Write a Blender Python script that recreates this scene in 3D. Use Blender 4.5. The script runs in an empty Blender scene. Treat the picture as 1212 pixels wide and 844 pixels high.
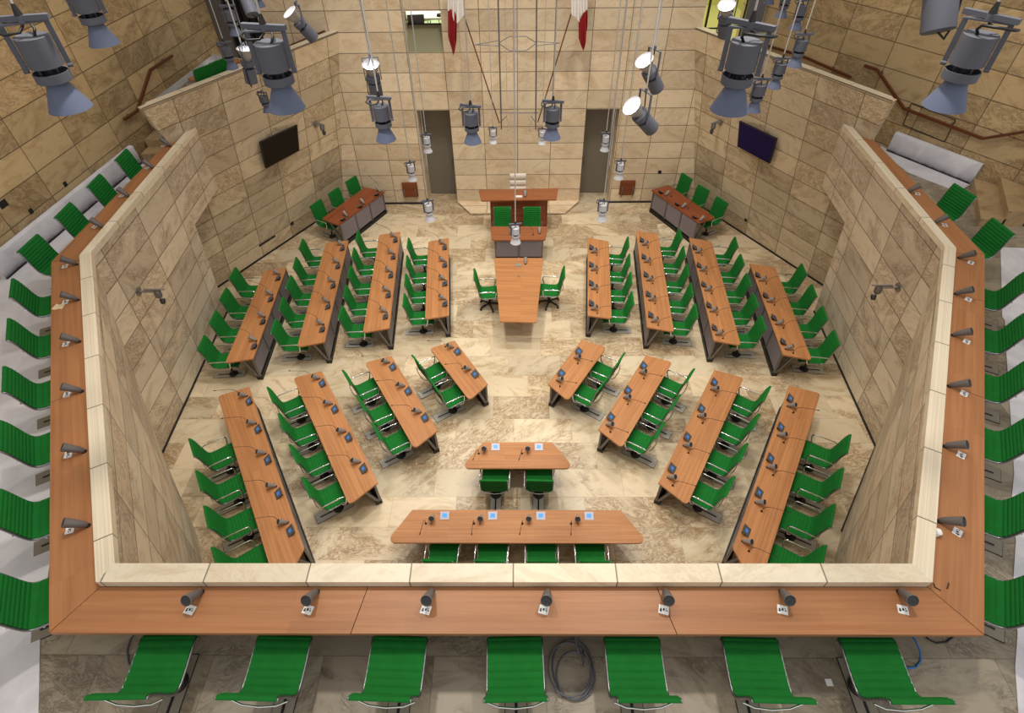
import bpy, math, random
from mathutils import Vector, Matrix
random.seed(7)
COL = bpy.context.scene.collection
PI = math.pi
# ------------------------------------------------------------------ camera
CAMP = (0.0408273, 0.0, 9.5); YAW, PIT, ROL, FPX = -0.0191649, 0.7966291, -0.0162249, 670.808
_cy, _sy, _cp, _sp = math.cos(YAW), math.sin(YAW), math.cos(PIT), math.sin(PIT)
_w = Vector((_sy*_cp, _cy*_cp, -_sp)); _r = Vector((_cy, -_sy, 0)); _u = _r.cross(_w)
_cr, _sr = math.cos(ROL), math.sin(ROL)
_r2 = _cr*_r + _sr*_u; _u2 = -_sr*_r + _cr*_u
CP = Vector(CAMP)
def ray(u, v): return _w + _r2*((u-606)/FPX) - _u2*((v-422)/FPX)
def at(u, v, z):
    d = ray(u, v); return CP + d*((z-CP.z)/d.z)
def atY(u, v, Y):
    d = ray(u, v); return CP + d*((Y-CP.y)/d.y)
def atD(u, v, depth): return CP + ray(u, v)*depth
def hit(u, v, P, n):
    d = ray(u, v); return CP + d*((P-CP).dot(n)/d.dot(n))
cd = bpy.data.cameras.new('camera'); cam = bpy.data.objects.new('camera', cd); COL.objects.link(cam)
cam.matrix_world = Matrix(((_r2.x, _u2.x, -_w.x, CP.x), (_r2.y, _u2.y, -_w.y, CP.y), (_r2.z, _u2.z, -_w.z, CP.z), (0, 0, 0, 1)))
cd.sensor_width = 36; cd.lens = 36*FPX/1212; cd.clip_start = .05; cd.clip_end = 200
bpy.context.scene.camera = cam
# ------------------------------------------------------------------ materials
def srgb(r, g, b):
    f = lambda c: (c/255/12.92) if c/255 <= .04045 else ((c/255+.055)/1.055)**2.4
    return (f(r), f(g), f(b), 1)
class NT:
    def __init__(s, name):
        s.m = bpy.data.materials.new(name); s.m.use_nodes = True; s.t = s.m.node_tree; s.b = s.t.nodes['Principled BSDF']
    def n(s, typ, **kw):
        nd = s.t.nodes.new(typ)
        for k, v in kw.items():
            if k.startswith('i_'): nd.inputs[k[2:].replace('_', ' ')].default_value = v
            else: setattr(nd, k, v)
        return nd
    def l(s, a, b): s.t.links.new(a, b)
    def math(s, op, a, b=None, c=None):
        nd = s.n('ShaderNodeMath', operation=op)
        for i, x in enumerate((a, b, c)):
            if x is None: continue
            if isinstance(x, (int, float)): nd.inputs[i].default_value = x
            else: s.l(x, nd.inputs[i])
        return nd.outputs[0]
    def mix(s, fac, a, b, mode='MIX'):
        nd = s.n('ShaderNodeMix', data_type='RGBA', blend_type=mode)
        for i, x in ((0, fac), (6, a), (7, b)):
            if isinstance(x, (int, float, tuple)): nd.inputs[i].default_value = x
            else: s.l(x, nd.inputs[i])
        return nd.outputs[2]
    def ramp(s, fac, stops):
        nd = s.n('ShaderNodeValToRGB'); cr = nd.color_ramp
        while len(cr.elements) < len(stops): cr.elements.new(.5)
        for e, (p, c) in zip(cr.elements, stops): e.position = p; e.color = c
        s.l(fac, nd.inputs[0]); return nd.outputs[0]
def plain(name, col, rough=.5, metal=0, emit=None, es=1, noise=0.06, spec=.5):
    N = NT(name); b = N.b
    tc = N.n('ShaderNodeTexCoord'); nz = N.n('ShaderNodeTexNoise', i_Scale=35.0, i_Detail=3.0); N.l(tc.outputs['Object'], nz.inputs['Vector'])
    c = N.mix(N.math('MULTIPLY', nz.outputs['Fac'], noise*2), srgb(*col), tuple(x*.55 for x in srgb(*col)[:3])+(1,))
    N.l(c, b.inputs['Base Color']); b.inputs['Roughness'].default_value = rough; b.inputs['Metallic'].default_value = metal
    b.inputs['Specular IOR Level'].default_value = spec
    if emit: b.inputs['Emission Color'].default_value = srgb(*emit); b.inputs['Emission Strength'].default_value = es
    return N.m
def stone(name, tw, th, light, mid, dark, joint=.018, z0=0.0, rough=.55, contrast=1.0, vein=1.0, offx=0.0, half=False, jointdark=.22, tilevar=.5, vscale=1.0):
    """slabs laid out on the UV map, which is in metres"""
    N = NT(name); b = N.b
    uv = N.n('ShaderNodeUVMap'); uv.uv_map = 'uv'
    sp = N.n('ShaderNodeSeparateXYZ'); N.l(uv.outputs[0], sp.inputs[0])
    vy = N.math('DIVIDE', N.math('SUBTRACT', sp.outputs[1], z0), th); cv = N.math('FLOOR', vy)
    ux = N.math('DIVIDE', N.math('SUBTRACT', sp.outputs[0], offx), tw)
    if half: ux = N.math('ADD', ux, N.math('MULTIPLY', cv, .37))
    cu = N.math('FLOOR', ux)
    fu = N.math('SUBTRACT', ux, cu); fv = N.math('SUBTRACT', vy, cv)
    du = N.math('MULTIPLY', N.math('MINIMUM', fu, N.math('SUBTRACT', 1, fu)), tw)
    dv = N.math('MULTIPLY', N.math('MINIMUM', fv, N.math('SUBTRACT', 1, fv)), th)
    d = N.math('MINIMUM', du, dv)
    jm = N.math('LESS_THAN', d, joint/2)
    cell = N.n('ShaderNodeCombineXYZ'); N.l(cu, cell.inputs[0]); N.l(cv, cell.inputs[1])
    wn = N.n('ShaderNodeTexWhiteNoise', noise_dimensions='2D'); N.l(cell.outputs[0], wn.inputs[0])
    # each slab shows its own piece of the stone
    off = N.n('ShaderNodeVectorMath', operation='MULTIPLY_ADD'); N.l(wn.outputs[1], off.inputs[0]); off.inputs[1].default_value = (19, 23, 31); N.l(uv.outputs[0], off.inputs[2])
    rot = N.n('ShaderNodeVectorRotate', rotation_type='Z_AXIS'); N.l(off.outputs[0], rot.inputs[0])
    ang = N.math('MULTIPLY', N.math('SUBTRACT', wn.outputs[0], .5), 1.6); N.l(ang, rot.inputs['Angle'])
    mp = N.n('ShaderNodeMapping'); mp.inputs['Scale'].default_value = (1.2*vscale, 2.6*vscale, 1); N.l(rot.outputs[0], mp.inputs[0])
    n1 = N.n('ShaderNodeTexNoise', i_Scale=1.5, i_Detail=10.0, i_Roughness=.66, i_Distortion=.9); N.l(mp.outputs[0], n1.inputs['Vector'])
    n2 = N.n('ShaderNodeTexNoise', i_Scale=3.2, i_Detail=12.0, i_Roughness=.74, i_Distortion=1.5); N.l(mp.outputs[0], n2.inputs['Vector'])
    n3 = N.n('ShaderNodeTexNoise', i_Scale=38.0, i_Detail=6.0, i_Roughness=.7); N.l(rot.outputs[0], n3.inputs['Vector'])
    n4 = N.n('ShaderNodeTexNoise', i_Scale=1.3, i_Detail=4.0, i_Roughness=.5, i_Distortion=.6); N.l(mp.outputs[0], n4.inputs['Vector'])
    c = N.ramp(n1.outputs['Fac'], [(.34, srgb(*mid)), (.50, srgb(*light)), (.60, srgb(*light)), (.72, srgb(*mid))])
    sep = N.n('ShaderNodeSeparateColor'); N.l(wn.outputs[1], sep.inputs[0])
    # thin crooked veins, gathered in patches and stronger on some slabs
    rd = N.math('ABSOLUTE', N.math('SUBTRACT', n2.outputs['Fac'], .5))
    vm = N.ramp(rd, [(0.0, (1, 1, 1, 1)), (.018, (.75, .75, .75, 1)), (.05, (0, 0, 0, 1))])
    pat = N.ramp(N.math('ADD', n4.outputs['Fac'], N.math('MULTIPLY', N.math('SUBTRACT', sep.outputs[1], .5), .38)), [(.46, (0, 0, 0, 1)), (.60, (1, 1, 1, 1))])
    blotch = N.ramp(n3.outputs['Fac'], [(.42, (0, 0, 0, 1)), (.62, (1, 1, 1, 1))])
    vf = N.math('MULTIPLY', N.math('MULTIPLY', pat, N.math('MAXIMUM', vm, N.math('MULTIPLY', blotch, .45))), .85*vein)
    c = N.mix(vf, c, srgb(*dark))
    tv = N.math('ADD', N.math('MULTIPLY', sep.outputs[2], tilevar*.55), 1-tilevar*.36)
    g = N.math('ADD', N.math('MULTIPLY', n3.outputs['Fac'], .16), .92)
    tv = N.math('MULTIPLY', tv, g)
    cmb = N.n('ShaderNodeCombineColor'); 
    for i in range(3): N.l(tv, cmb.inputs[i])
    c = N.mix(1.0, c, cmb.outputs[0], 'MULTIPLY')
    warm = N.mix(N.math('MULTIPLY', sep.outputs[0], .28*contrast), c, N.mix(1.0, c, (1.0, .88, .74, 1), 'MULTIPLY'))
    c = N.mix(N.math('MULTIPLY', jm, 1-jointdark), warm, srgb(70, 55, 36))
    N.l(c, b.inputs['Base Color']); b.inputs['Roughness'].default_value = rough
    bp = N.n('ShaderNodeBump', i_Strength=.35, i_Distance=.006); h = N.math('SUBTRACT', N.math('MULTIPLY', n2.outputs['Fac'], .25), jm); N.l(h, bp.inputs['Height']); N.l(bp.outputs[0], b.inputs['Normal'])
    return N.m
def wood(name, c1, c2, rough=.42, sc=1.0):
    N = NT(name); b = N.b
    uv = N.n('ShaderNodeUVMap'); uv.uv_map = 'uv'
    mp = N.n('ShaderNodeMapping'); mp.inputs['Scale'].default_value = (.7*sc, 26*sc, 1); N.l(uv.outputs[0], mp.inputs[0])
    oi = N.n('ShaderNodeObjectInfo'); ad = N.n('ShaderNodeVectorMath', operation='ADD'); N.l(mp.outputs[0], ad.inputs[0])
    k = N.n('ShaderNodeCombineXYZ'); N.l(N.math('MULTIPLY', oi.outputs['Random'], 50), k.inputs[0]); N.l(N.math('MULTIPLY', oi.outputs['Random'], 31), k.inputs[1]); N.l(k.outputs[0], ad.inputs[1])
    n1 = N.n('ShaderNodeTexNoise', i_Scale=1.0, i_Detail=6.0, i_Roughness=.62, i_Distortion=.15); N.l(ad.outputs[0], n1.inputs['Vector'])
    mp2 = N.n('ShaderNodeMapping'); mp2.inputs['Scale'].default_value = (3, 120, 1); N.l(uv.outputs[0], mp2.inputs[0])
    n2 = N.n('ShaderNodeTexNoise', i_Scale=1.5, i_Detail=4.0); N.l(mp2.outputs[0], n2.inputs['Vector'])
    c = N.ramp(n1.outputs['Fac'], [(.35, srgb(*c2)), (.6, srgb(*c1))])
    # boards glued side by side
    sp = N.n('ShaderNodeSeparateXYZ'); N.l(uv.outputs[0], sp.inputs[0])
    cb = N.n('ShaderNodeCombineXYZ'); N.l(N.math('FLOOR', N.math('MULTIPLY', sp.outputs[1], 9)), cb.inputs[1]); N.l(N.math('FLOOR', N.math('ADD', N.math('MULTIPLY', sp.outputs[0], .7), N.math('MULTIPLY', oi.outputs['Random'], 9))), cb.inputs[0])
    wn = N.n('ShaderNodeTexWhiteNoise', noise_dimensions='2D'); N.l(cb.outputs[0], wn.inputs[0])
    g = N.math('ADD', N.math('MULTIPLY', n2.outputs['Fac'], .22), N.math('ADD', N.math('MULTIPLY', wn.outputs[0], .14), .80))
    cmb = N.n('ShaderNodeCombineColor')
    for i in range(3): N.l(g, cmb.inputs[i])
    c = N.mix(1.0, c, cmb.outputs[0], 'MULTIPLY')
    N.l(c, b.inputs['Base Color']); b.inputs['Roughness'].default_value = rough; b.inputs['Specular IOR Level'].default_value = .3
    return N.m
def fabric(name, col, col2):
    N = NT(name); b = N.b
    tc = N.n('ShaderNodeTexCoord'); nz = N.n('ShaderNodeTexNoise', i_Scale=8.0, i_Detail=4.0); N.l(tc.outputs['Object'], nz.inputs['Vector'])
    wv = N.n('ShaderNodeTexNoise', i_Scale=240.0, i_Detail=2.0); N.l(tc.outputs['Object'], wv.inputs['Vector'])
    c = N.mix(nz.outputs['Fac'], srgb(*col), srgb(*col2)); c = N.mix(N.math('MULTIPLY', wv.outputs['Fac'], .25), c, (0, .02, 0, 1))
    N.l(c, b.inputs['Base Color']); b.inputs['Roughness'].default_value = .85; b.inputs['Specular IOR Level'].default_value = .25
    return N.m
TH = .4966; Z0 = .4741
M = {}
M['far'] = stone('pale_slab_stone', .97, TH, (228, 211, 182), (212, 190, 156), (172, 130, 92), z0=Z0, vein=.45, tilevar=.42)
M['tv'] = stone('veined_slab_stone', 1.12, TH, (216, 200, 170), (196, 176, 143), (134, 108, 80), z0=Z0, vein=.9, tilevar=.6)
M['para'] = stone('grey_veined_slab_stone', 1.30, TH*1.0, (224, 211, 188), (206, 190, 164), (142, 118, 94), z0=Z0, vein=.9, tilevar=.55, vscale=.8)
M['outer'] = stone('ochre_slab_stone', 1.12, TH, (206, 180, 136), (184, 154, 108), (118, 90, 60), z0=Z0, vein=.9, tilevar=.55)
M['floor'] = stone('polished_floor_stone', 1.2, .62, (214, 199, 170), (192, 172, 136), (134, 98, 56), joint=.008, rough=.30, vein=1.05, tilevar=.5, half=True, jointdark=.72, vscale=.9)
M['gfloor'] = stone('gallery_floor_stone', 1.1, .6, (158, 148, 130), (130, 119, 100), (82, 68, 52), joint=.01, rough=.42, vein=.9, half=True, tilevar=.7, jointdark=.6)
M['cap'] = stone('coping_stone', .98, 3.0, (222, 211, 188), (207, 193, 166), (176, 148, 116), joint=.014, z0=-1.5, vein=.35, tilevar=.3, rough=.5)
M['steps'] = stone('step_stone', 2.4, 2.0, (176, 150, 112), (150, 124, 88), (100, 76, 48), joint=0, vein=.9, tilevar=.4)
M['wood'] = wood('cherry_wood', (182, 128, 82), (164, 109, 66))
M['woodr'] = wood('reddish_wood', (148, 82, 50), (124, 64, 38), rough=.38)
M['woodg'] = wood('gallery_desk_wood', (168, 116, 76), (155, 103, 65), sc=.8)
M['woodd'] = wood('dark_reddish_wood', (132, 72, 42), (108, 54, 30))
M['woodm'] = wood('warm_wood', (156, 98, 62), (134, 78, 46))
M['green'] = fabric('green_wool', (22, 122, 44), (15, 101, 34))
M['chrome'] = plain('chrome', (225, 225, 228), .12, 1.0, noise=0)
M['alu'] = plain('brushed_aluminium', (150, 150, 152), .35, .9)
M['steel'] = plain('grey_steel', (120, 118, 120), .4, .6)
M['panel'] = plain('grey_panel', (128, 120, 126), .55)
M['black'] = plain('black_plastic', (16, 16, 17), .5)
M['dark'] = plain('dark_metal', (42, 40, 40), .5, .3)
M['lamp'] = plain('grey_lamp_paint', (86, 88, 98), .6, 0, spec=.3)
M['lampcone'] = plain('blue_grey_lamp_paint', (90, 98, 121), .55, 0, spec=.3)
M['lamptoplit'] = plain('toplit_lamp_paint', (190, 190, 196), .5, 0)  # lighter tone stands for light from above, painted into the lamp colour
M['lampi'] = plain('lamp_inside', (52, 54, 66), .5, .3)
M['speaker'] = plain('speaker_metal', (158, 152, 148), .35, .25)
M['speakerg'] = plain('dark_speaker_metal', (108, 102, 100), .42, .2)
M['grille'] = plain('speaker_grille', (50, 50, 52), .7)
M['tablet'] = plain('dark_tablet', (84, 82, 84), .45, 0)
M['plate'] = plain('floor_plate_metal', (192, 188, 178), .5, 0)
M['plateg'] = plain('gallery_floor_plate', (140, 132, 118), .5, 0)
M['dimscreen'] = plain('dim_screen', (44, 64, 92), .25, emit=(40, 90, 150), es=.12, noise=0)
M['bluescreen'] = plain('medium_blue_screen', (50, 100, 160), .3, emit=(60, 130, 210), es=.45, noise=0)
M['silver'] = plain('pale_plastic', (190, 186, 194), .4)
M['screen'] = plain('blue_screen', (40, 110, 190), .3, emit=(70, 160, 235), es=.75, noise=0)
M['white'] = plain('white_plastic', (232, 232, 230), .5, noise=.02)
M['paper'] = plain('beige_paper', (222, 200, 160), .8)
M['leather'] = plain('white_leather', (222, 216, 202), .45)
M['door'] = plain('grey_door', (118, 112, 100), .5)
M['tvs'] = plain('dark_tv_glass', (34, 28, 20), .35, spec=.12)
M['tvp'] = plain('indigo_tv_glass', (28, 14, 74), .35, spec=.12)
M['rail'] = plain('reddish_handrail', (104, 56, 32), .4)
M['cord'] = plain('grey_cable', (96, 96, 104), .5)
M['cordw'] = plain('pale_cord', (176, 172, 166), .5)
M['blue'] = plain('blue_cable', (40, 110, 180), .5)
M['void'] = plain('dark_recess', (14, 15, 22), .35)
M['flagw'] = plain('white_cloth', (226, 220, 214), .85); M['flagr'] = plain('red_cloth', (140, 4, 14), .85)
M['glow'] = plain('lit_lamp', (255, 255, 255), .3, emit=(235, 243, 255), es=26, noise=0)
M['room'] = plain('pale_green_room', (205, 214, 178), .8)
M['lgreen'] = plain('lime_green_fabric', (140, 170, 80), .8)
M['sill'] = plain('olive_sill', (126, 122, 92), .6)
def sheetmat():
    N = NT('white_protective_sheet'); b = N.b; tc = N.n('ShaderNodeTexCoord')
    n1 = N.n('ShaderNodeTexNoise', i_Scale=1.6, i_Detail=6.0, i_Roughness=.6, i_Distortion=.8); N.l(tc.outputs['Object'], n1.inputs['Vector'])
    c = N.ramp(n1.outputs['Fac'], [(.3, srgb(196, 194, 200)), (.6, srgb(222, 220, 224))])
    N.l(c, b.inputs['Base Color']); b.inputs['Roughness'].default_value = .5
    v = N.n('ShaderNodeTexVoronoi', feature='DISTANCE_TO_EDGE', i_Scale=2.3); N.l(tc.outputs['Object'], v.inputs['Vector'])
    bp = N.n('ShaderNodeBump', i_Strength=.5, i_Distance=.02); N.l(N.math('ADD', n1.outputs['Fac'], N.math('MINIMUM', v.outputs[0], .1)), bp.inputs['Height']); N.l(bp.outputs[0], b.inputs['Normal'])
    return N.m
M['sheet'] = sheetmat()
# ------------------------------------------------------------------ mesh builder
class MB:
    def __init__(s): s.v = []; s.f = []; s.uv = []; s.sm = []; s.mi = []
    def face(s, pts, uvs=None, sm=False, mi=0):
        k = len(s.v); s.v += [tuple(p) for p in pts]; s.f.append(tuple(range(k, k+len(pts)))); s.uv.append(uvs or [(p[0], p[1]) for p in pts]); s.sm.append(sm); s.mi.append(mi); return s
    def grid(s, rows, sm=True, closed=False, uvs=None, mi=0):
        k = len(s.v); n = len(rows[0])
        for r in rows: s.v += [tuple(p) for p in r]
        for i in range(len(rows)-1):
            for j in range(n if closed else n-1):
                j2 = (j+1) % n
                s.f.append((k+i*n+j, k+i*n+j2, k+(i+1)*n+j2, k+(i+1)*n+j))
                if uvs: s.uv.append([uvs[i][j], uvs[i][j2], uvs[i+1][j2], uvs[i+1][j]])
                else: s.uv.append([(i*.1, j*.1)]*4)
                s.sm.append(sm); s.mi.append(mi)
        return s
    def prism(s, poly, z0, z1, uvf=None, mi=0, sidemi=None, su=False):
        """poly counter-clockwise seen from above"""
        uvf = uvf or (lambda x, y: (x, y)); sidemi = mi if sidemi is None else sidemi
        s.face([(x, y, z1) for x, y in poly], [uvf(x, y) for x, y in poly], mi=mi)
        s.face([(x, y, z0) for x, y in poly[::-1]], [uvf(x, y) for x, y in poly[::-1]], mi=mi)
        L = 0
        for i in range(len(poly)):
            a, b = poly[i], poly[(i+1) % len(poly)]; l = math.hypot(b[0]-a[0], b[1]-a[1])
            ua, ub = (uvf(*a)[0], uvf(*b)[0]) if su else (L, L+l)
            s.face([(a[0], a[1], z0), (b[0], b[1], z0), (b[0], b[1], z1), (a[0], a[1], z1)], [(ua, z0-(4 if su else 0)), (ub, z0-(4 if su else 0)), (ub, z1-(4 if su else 0)), (ua, z1-(4 if su else 0))], mi=sidemi); L += l
        return s
    def box(s, x0, x1, y0, y1, z0, z1, mi=0): return s.prism([(x0, y0), (x1, y0), (x1, y1), (x0, y1)], z0, z1, mi=mi)
    def beam(s, a, b, w, h, up=(0, 0, 1), mi=0):
        a, b = Vector(a), Vector(b); d = (b-a).normalized(); up = Vector(up)
        if abs(d.dot(up)) > .98: up = Vector((0, 1, 0))
        x = d.cross(up).normalized()*w/2; y = x.cross(d).normalized()*h/2
        q = [[p-x-y, p+x-y, p+x+y, p-x+y] for p in (a, b)]
        s.grid(q, sm=False, closed=True, mi=mi)
        s.face(q[0], mi=mi); s.face(q[1][::-1], mi=mi); return s
    def lathe(s, prof, a=(0, 0, 0), axis=(0, 0, 1), n=20, sm=True, capends=True, mi=0):
        """prof: (radius, distance along axis)"""
        a = Vector(a); d = Vector(axis).normalized(); t = Vector((0, 0, 1)) if abs(d.z) < .9 else Vector((1, 0, 0))
        x = d.cross(t).normalized(); y = d.cross(x)
        rows = [[a+d*h+x*(r*math.cos(2*PI*k/n))+y*(r*math.sin(2*PI*k/n)) for k in range(n)] for r, h in prof]
        st = 0                       # keep the sharp turns of the profile sharp
        for i in range(1, len(prof)):
            if i < len(prof)-1:
                p, q, t2 = Vector(prof[i-1]), Vector(prof[i]), Vector(prof[i+1])
                if (q-p).length > 1e-6 and (t2-q).length > 1e-6 and (q-p).angle(t2-q) < .55: continue
            s.grid(rows[st:i+1], sm=sm, closed=True, mi=mi); st = i
        if capends:
            if prof[0][0] > 1e-4: s.face(rows[0], mi=mi)
            if prof[-1][0] > 1e-4: s.face(rows[-1][::-1], mi=mi)
        return s
    def cyl(s, a, b, r, r2=None, n=12, mi=0):
        a, b = Vector(a), Vector(b); return s.lathe([(r, 0), (r if r2 is None else r2, (b-a).length)], a, b-a, n, mi=mi)
    def tube(s, pts, r, n=8, mi=0, flat=1.0):
        pts = [Vector(p) for p in pts]; rows = []; px = None
        for i, p in enumerate(pts):
            d = (pts[min(i+1, len(pts)-1)]-pts[max(i-1, 0)]).normalized()
            if px is None:
                t = Vector((0, 0, 1)) if abs(d.z) < .9 else Vector((0, 1, 0)); px = d.cross(t).normalized()
            else: px = (px-d*px.dot(d)).normalized()
            py = d.cross(px)
            rows.append([p+px*(r*math.cos(2*PI*k/n))+py*(r*flat*math.sin(2*PI*k/n)) for k in range(n)])
        s.grid(rows, closed=True, mi=mi); s.face(rows[0], mi=mi); s.face(rows[-1][::-1], mi=mi); return s
    def build(s, name, mats, parent=None, loc=None, rz=None):
        me = bpy.data.meshes.new(name); me.from_pydata(s.v, [], s.f)
        ul = me.uv_layers.new(name='uv'); flat = [c for u in s.uv for p in u for c in p]; ul.data.foreach_set('uv', flat)
        me.polygons.foreach_set('use_smooth', s.sm); me.polygons.foreach_set('material_index', s.mi)
        for m in (mats if isinstance(mats, (list, tuple)) else [mats]): me.materials.append(M[m] if isinstance(m, str) else m)
        me.validate(); me.update()
        o = bpy.data.objects.new(name, me); COL.objects.link(o)
        if parent: o.parent = parent
        if loc is not None: o.location = loc
        if rz is not None: o.rotation_euler = (0, 0, rz)
        return o
def tag(o, label=None, cat=None, group=None, kind=None):
    if label: o['label'] = label
    if cat: o['category'] = cat
    if group: o['group'] = group
    if kind: o['kind'] = kind
    return o
def empty(name, loc=(0, 0, 0), rz=0, rot=None):
    o = bpy.data.objects.new(name, None); COL.objects.link(o); o.location = loc; o.empty_display_size = .1
    o.rotation_euler = rot if rot else (0, 0, rz); return o
KIDS = {}
def copy_tree(o, parent=None):
    c = o.copy(); COL.objects.link(c)
    if parent: c.parent = parent
    for ch in [x for x in ALLK(o)]: copy_tree(ch, c)
    return c
def ALLK(o): return o.children
class Proto:
    """first placement moves the thing itself, later ones copy it with all its parts"""
    def __init__(s, o): s.o = o; s.used = False; s.kids = [(k, list(k.children)) for k in o.children]
    def place(s, loc, rz, label, cat, group, rot=None, scale=None):
        if not s.used: o = s.o
        else:
            o = s.o.copy(); COL.objects.link(o)
            for k, subs in s.kids:
                c = k.copy(); COL.objects.link(c); c.parent = o
                for g in subs: e = g.copy(); COL.objects.link(e); e.parent = c
        s.used = True
        o.location = loc; o.rotation_euler = rot if rot else (0, 0, rz)
        tag(o, label, cat, group); return o
def ang(f): return math.atan2(-f[0], f[1])       # turns local +Y to f
def rounded(poly, rad):
    """poly ccw list of (x,y); rad list of corner radii"""
    out = []; n = len(poly)
    for i in range(n):
        p = Vector(poly[i]); a = Vector(poly[i-1]); b = Vector(poly[(i+1) % n]); r = rad[i]
        da, db = (a-p).normalized(), (b-p).normalized(); half = da.angle(db)/2
        t = min(r/math.tan(half), (a-p).length*.45, (b-p).length*.45); r2 = t*math.tan(half)
        c = p+(da+db).normalized()*(r2/math.sin(half)); s = p+da*t; e = p+db*t
        a0 = math.atan2(s.y-c.y, s.x-c.x); a1 = math.atan2(e.y-c.y, e.x-c.x)
        while a1 < a0: a1 += 2*PI
        if a1-a0 > PI: a0 += 2*PI; 
        k = 6
        for j in range(k+1):
            w = a0+(a1-a0)*j/k; out.append((c.x+r2*math.cos(w), c.y+r2*math.sin(w)))
    return out
def ccw(poly):
    A = sum(poly[i-1][0]*poly[i][1]-poly[i][0]*poly[i-1][1] for i in range(len(poly))); return poly if A > 0 else poly[::-1]
V2 = lambda v: (v[0], v[1])
# ------------------------------------------------------------------ the setting
CH = 4.2          # top of the coping round the chamber
GF = 3.40         # gallery floor
# chamber floor
MB().face([(-12, -1, 0), (12, -1, 0), (12, 18.5, 0), (-12, 18.5, 0)]).build('floor', 'floor')['kind'] = 'structure'
YF = 16.137
# far wall, with its doorways, window and upper openings
DOORL, DOORR = (-2.85, -1.92), (1.93, 2.88)
holes = [(-2.85, -1.92, 0, 2.94), (1.93, 2.88, 0, 2.94), (-2.88, -1.93, 4.46, 5.41), (4.70, 5.72, 4.3, 8.4), (-9.0, -6.58, 4.2, 11.0)]
xs = sorted({-9, 6.8, *[h[0] for h in holes], *[h[1] for h in holes]}); zs = sorted({0, 11.0, *[h[2] for h in holes], *[h[3] for h in holes]})
m = MB()
for i in range(len(xs)-1):
    for j in range(len(zs)-1):
        cx, cz = (xs[i]+xs[i+1])/2, (zs[j]+zs[j+1])/2
        if any(h[0] < cx < h[1] and h[2] < cz < h[3] for h in holes): continue
        a, b, c, d = xs[i], xs[i+1], zs[j], zs[j+1]
        m.face([(a, YF, c), (b, YF, c), (b, YF, d), (a, YF, d)], [(a, c), (b, c), (b, d), (a, d)])
for h, dep in zip(holes[:4], (.62, .62, .5, .3)):
    a, b, c, d = h; zf = c+(.0)
    y1 = YF+dep
    m.face([(a, YF, c), (a, YF, d), (a, y1, d), (a, y1, c)], [(0, c), (0, d), (dep, d), (dep, c)])
    m.face([(b, YF, d), (b, YF, c), (b, y1, c), (b, y1, d)], [(0, d), (0, c), (dep, c), (dep, d)])
    m.face([(a, YF, d), (b, YF, d), (b, y1, d), (a, y1, d)], [(a, 0), (b, 0), (b, dep), (a, dep)])
    if c > 0: m.face([(a, YF, c), (a, y1, c), (b, y1, c), (b, YF, c)], [(a, 0), (a, dep), (b, dep), (b, 0)])
m.build('wall_far', 'far')['kind'] = 'structure'
for i, (a, b, ds) in enumerate(((-2.85, -1.92, 1), (1.93, 2.88, -1))):
    d = MB().box(a+.01, b-.01, YF+.60, YF+.66, .0, 2.20).box(a+.01, b-.01, YF+.585, YF+.645, 2.215, 2.93).build('door_%d' % (i+1), 'door'); d['kind'] = 'structure'
    hx = (b-.12) if ds > 0 else (a+.12)
    MB().cyl((hx, YF+.56, .95), (hx, YF+.56, 1.25), .012).cyl((hx, YF+.6, .98), (hx, YF+.56, .98), .008).cyl((hx, YF+.6, 1.22), (hx, YF+.56, 1.22), .008).build('door_handle', 'steel', d)
    ex = b if ds > 0 else a
    MB().box(ex-.012, ex+.012, YF+.15, YF+.2, 0, 2.94).build('door_edge', 'woodr', d)
# lit interpreter's room behind the small window
m = MB(); a, b = -2.98, -1.83
m.face([(-4, YF+.5, 4.25), (-.9, YF+.5, 4.25), (-.9, YF+4, 4.25), (-4, YF+4, 4.25)]).face([(-4, YF+4, 4.25), (-.9, YF+4, 4.25), (-.9, YF+4, 6.6), (-4, YF+4, 6.6)])
m.face([(-4, YF+.5, 6.6), (-4, YF+4, 6.6), (-.9, YF+4, 6.6), (-.9, YF+.5, 6.6)]).face([(-4, YF+.5, 4.25), (-4, YF+4, 4.25), (-4, YF+4, 6.6), (-4, YF+.5, 6.6)]).face([(-.9, YF+.5, 4.25), (-.9, YF+.5, 6.6), (-.9, YF+4, 6.6), (-.9, YF+4, 4.25)])
m.build('wall_booth', 'room')['kind'] = 'structure'
MB().face([(-2.88, YF+.005, 4.46), (-1.93, YF+.005, 4.46), (-1.93, YF+.46, 4.99), (-2.88, YF+.46, 4.99)]).build('trim_1', 'sill')['kind'] = 'structure'
f = MB().beam((-2.88, YF+.46, 5.0), (-1.93, YF+.46, 5.0), .04, .03).beam((-2.88, YF+.46, 5.4), (-1.93, YF+.46, 5.4), .04, .03).build('window_1', 'black'); f['kind'] = 'structure'
gm = NT('clear_glass'); gm.b.inputs['Transmission Weight'].default_value = 1; gm.b.inputs['Roughness'].default_value = 0; gm.b.inputs['IOR'].default_value = 1.1; M['glass'] = gm.m
MB().box(-2.88, -1.93, YF+.45, YF+.462, 5.0, 5.4).build('pane', 'glass', f)
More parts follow.
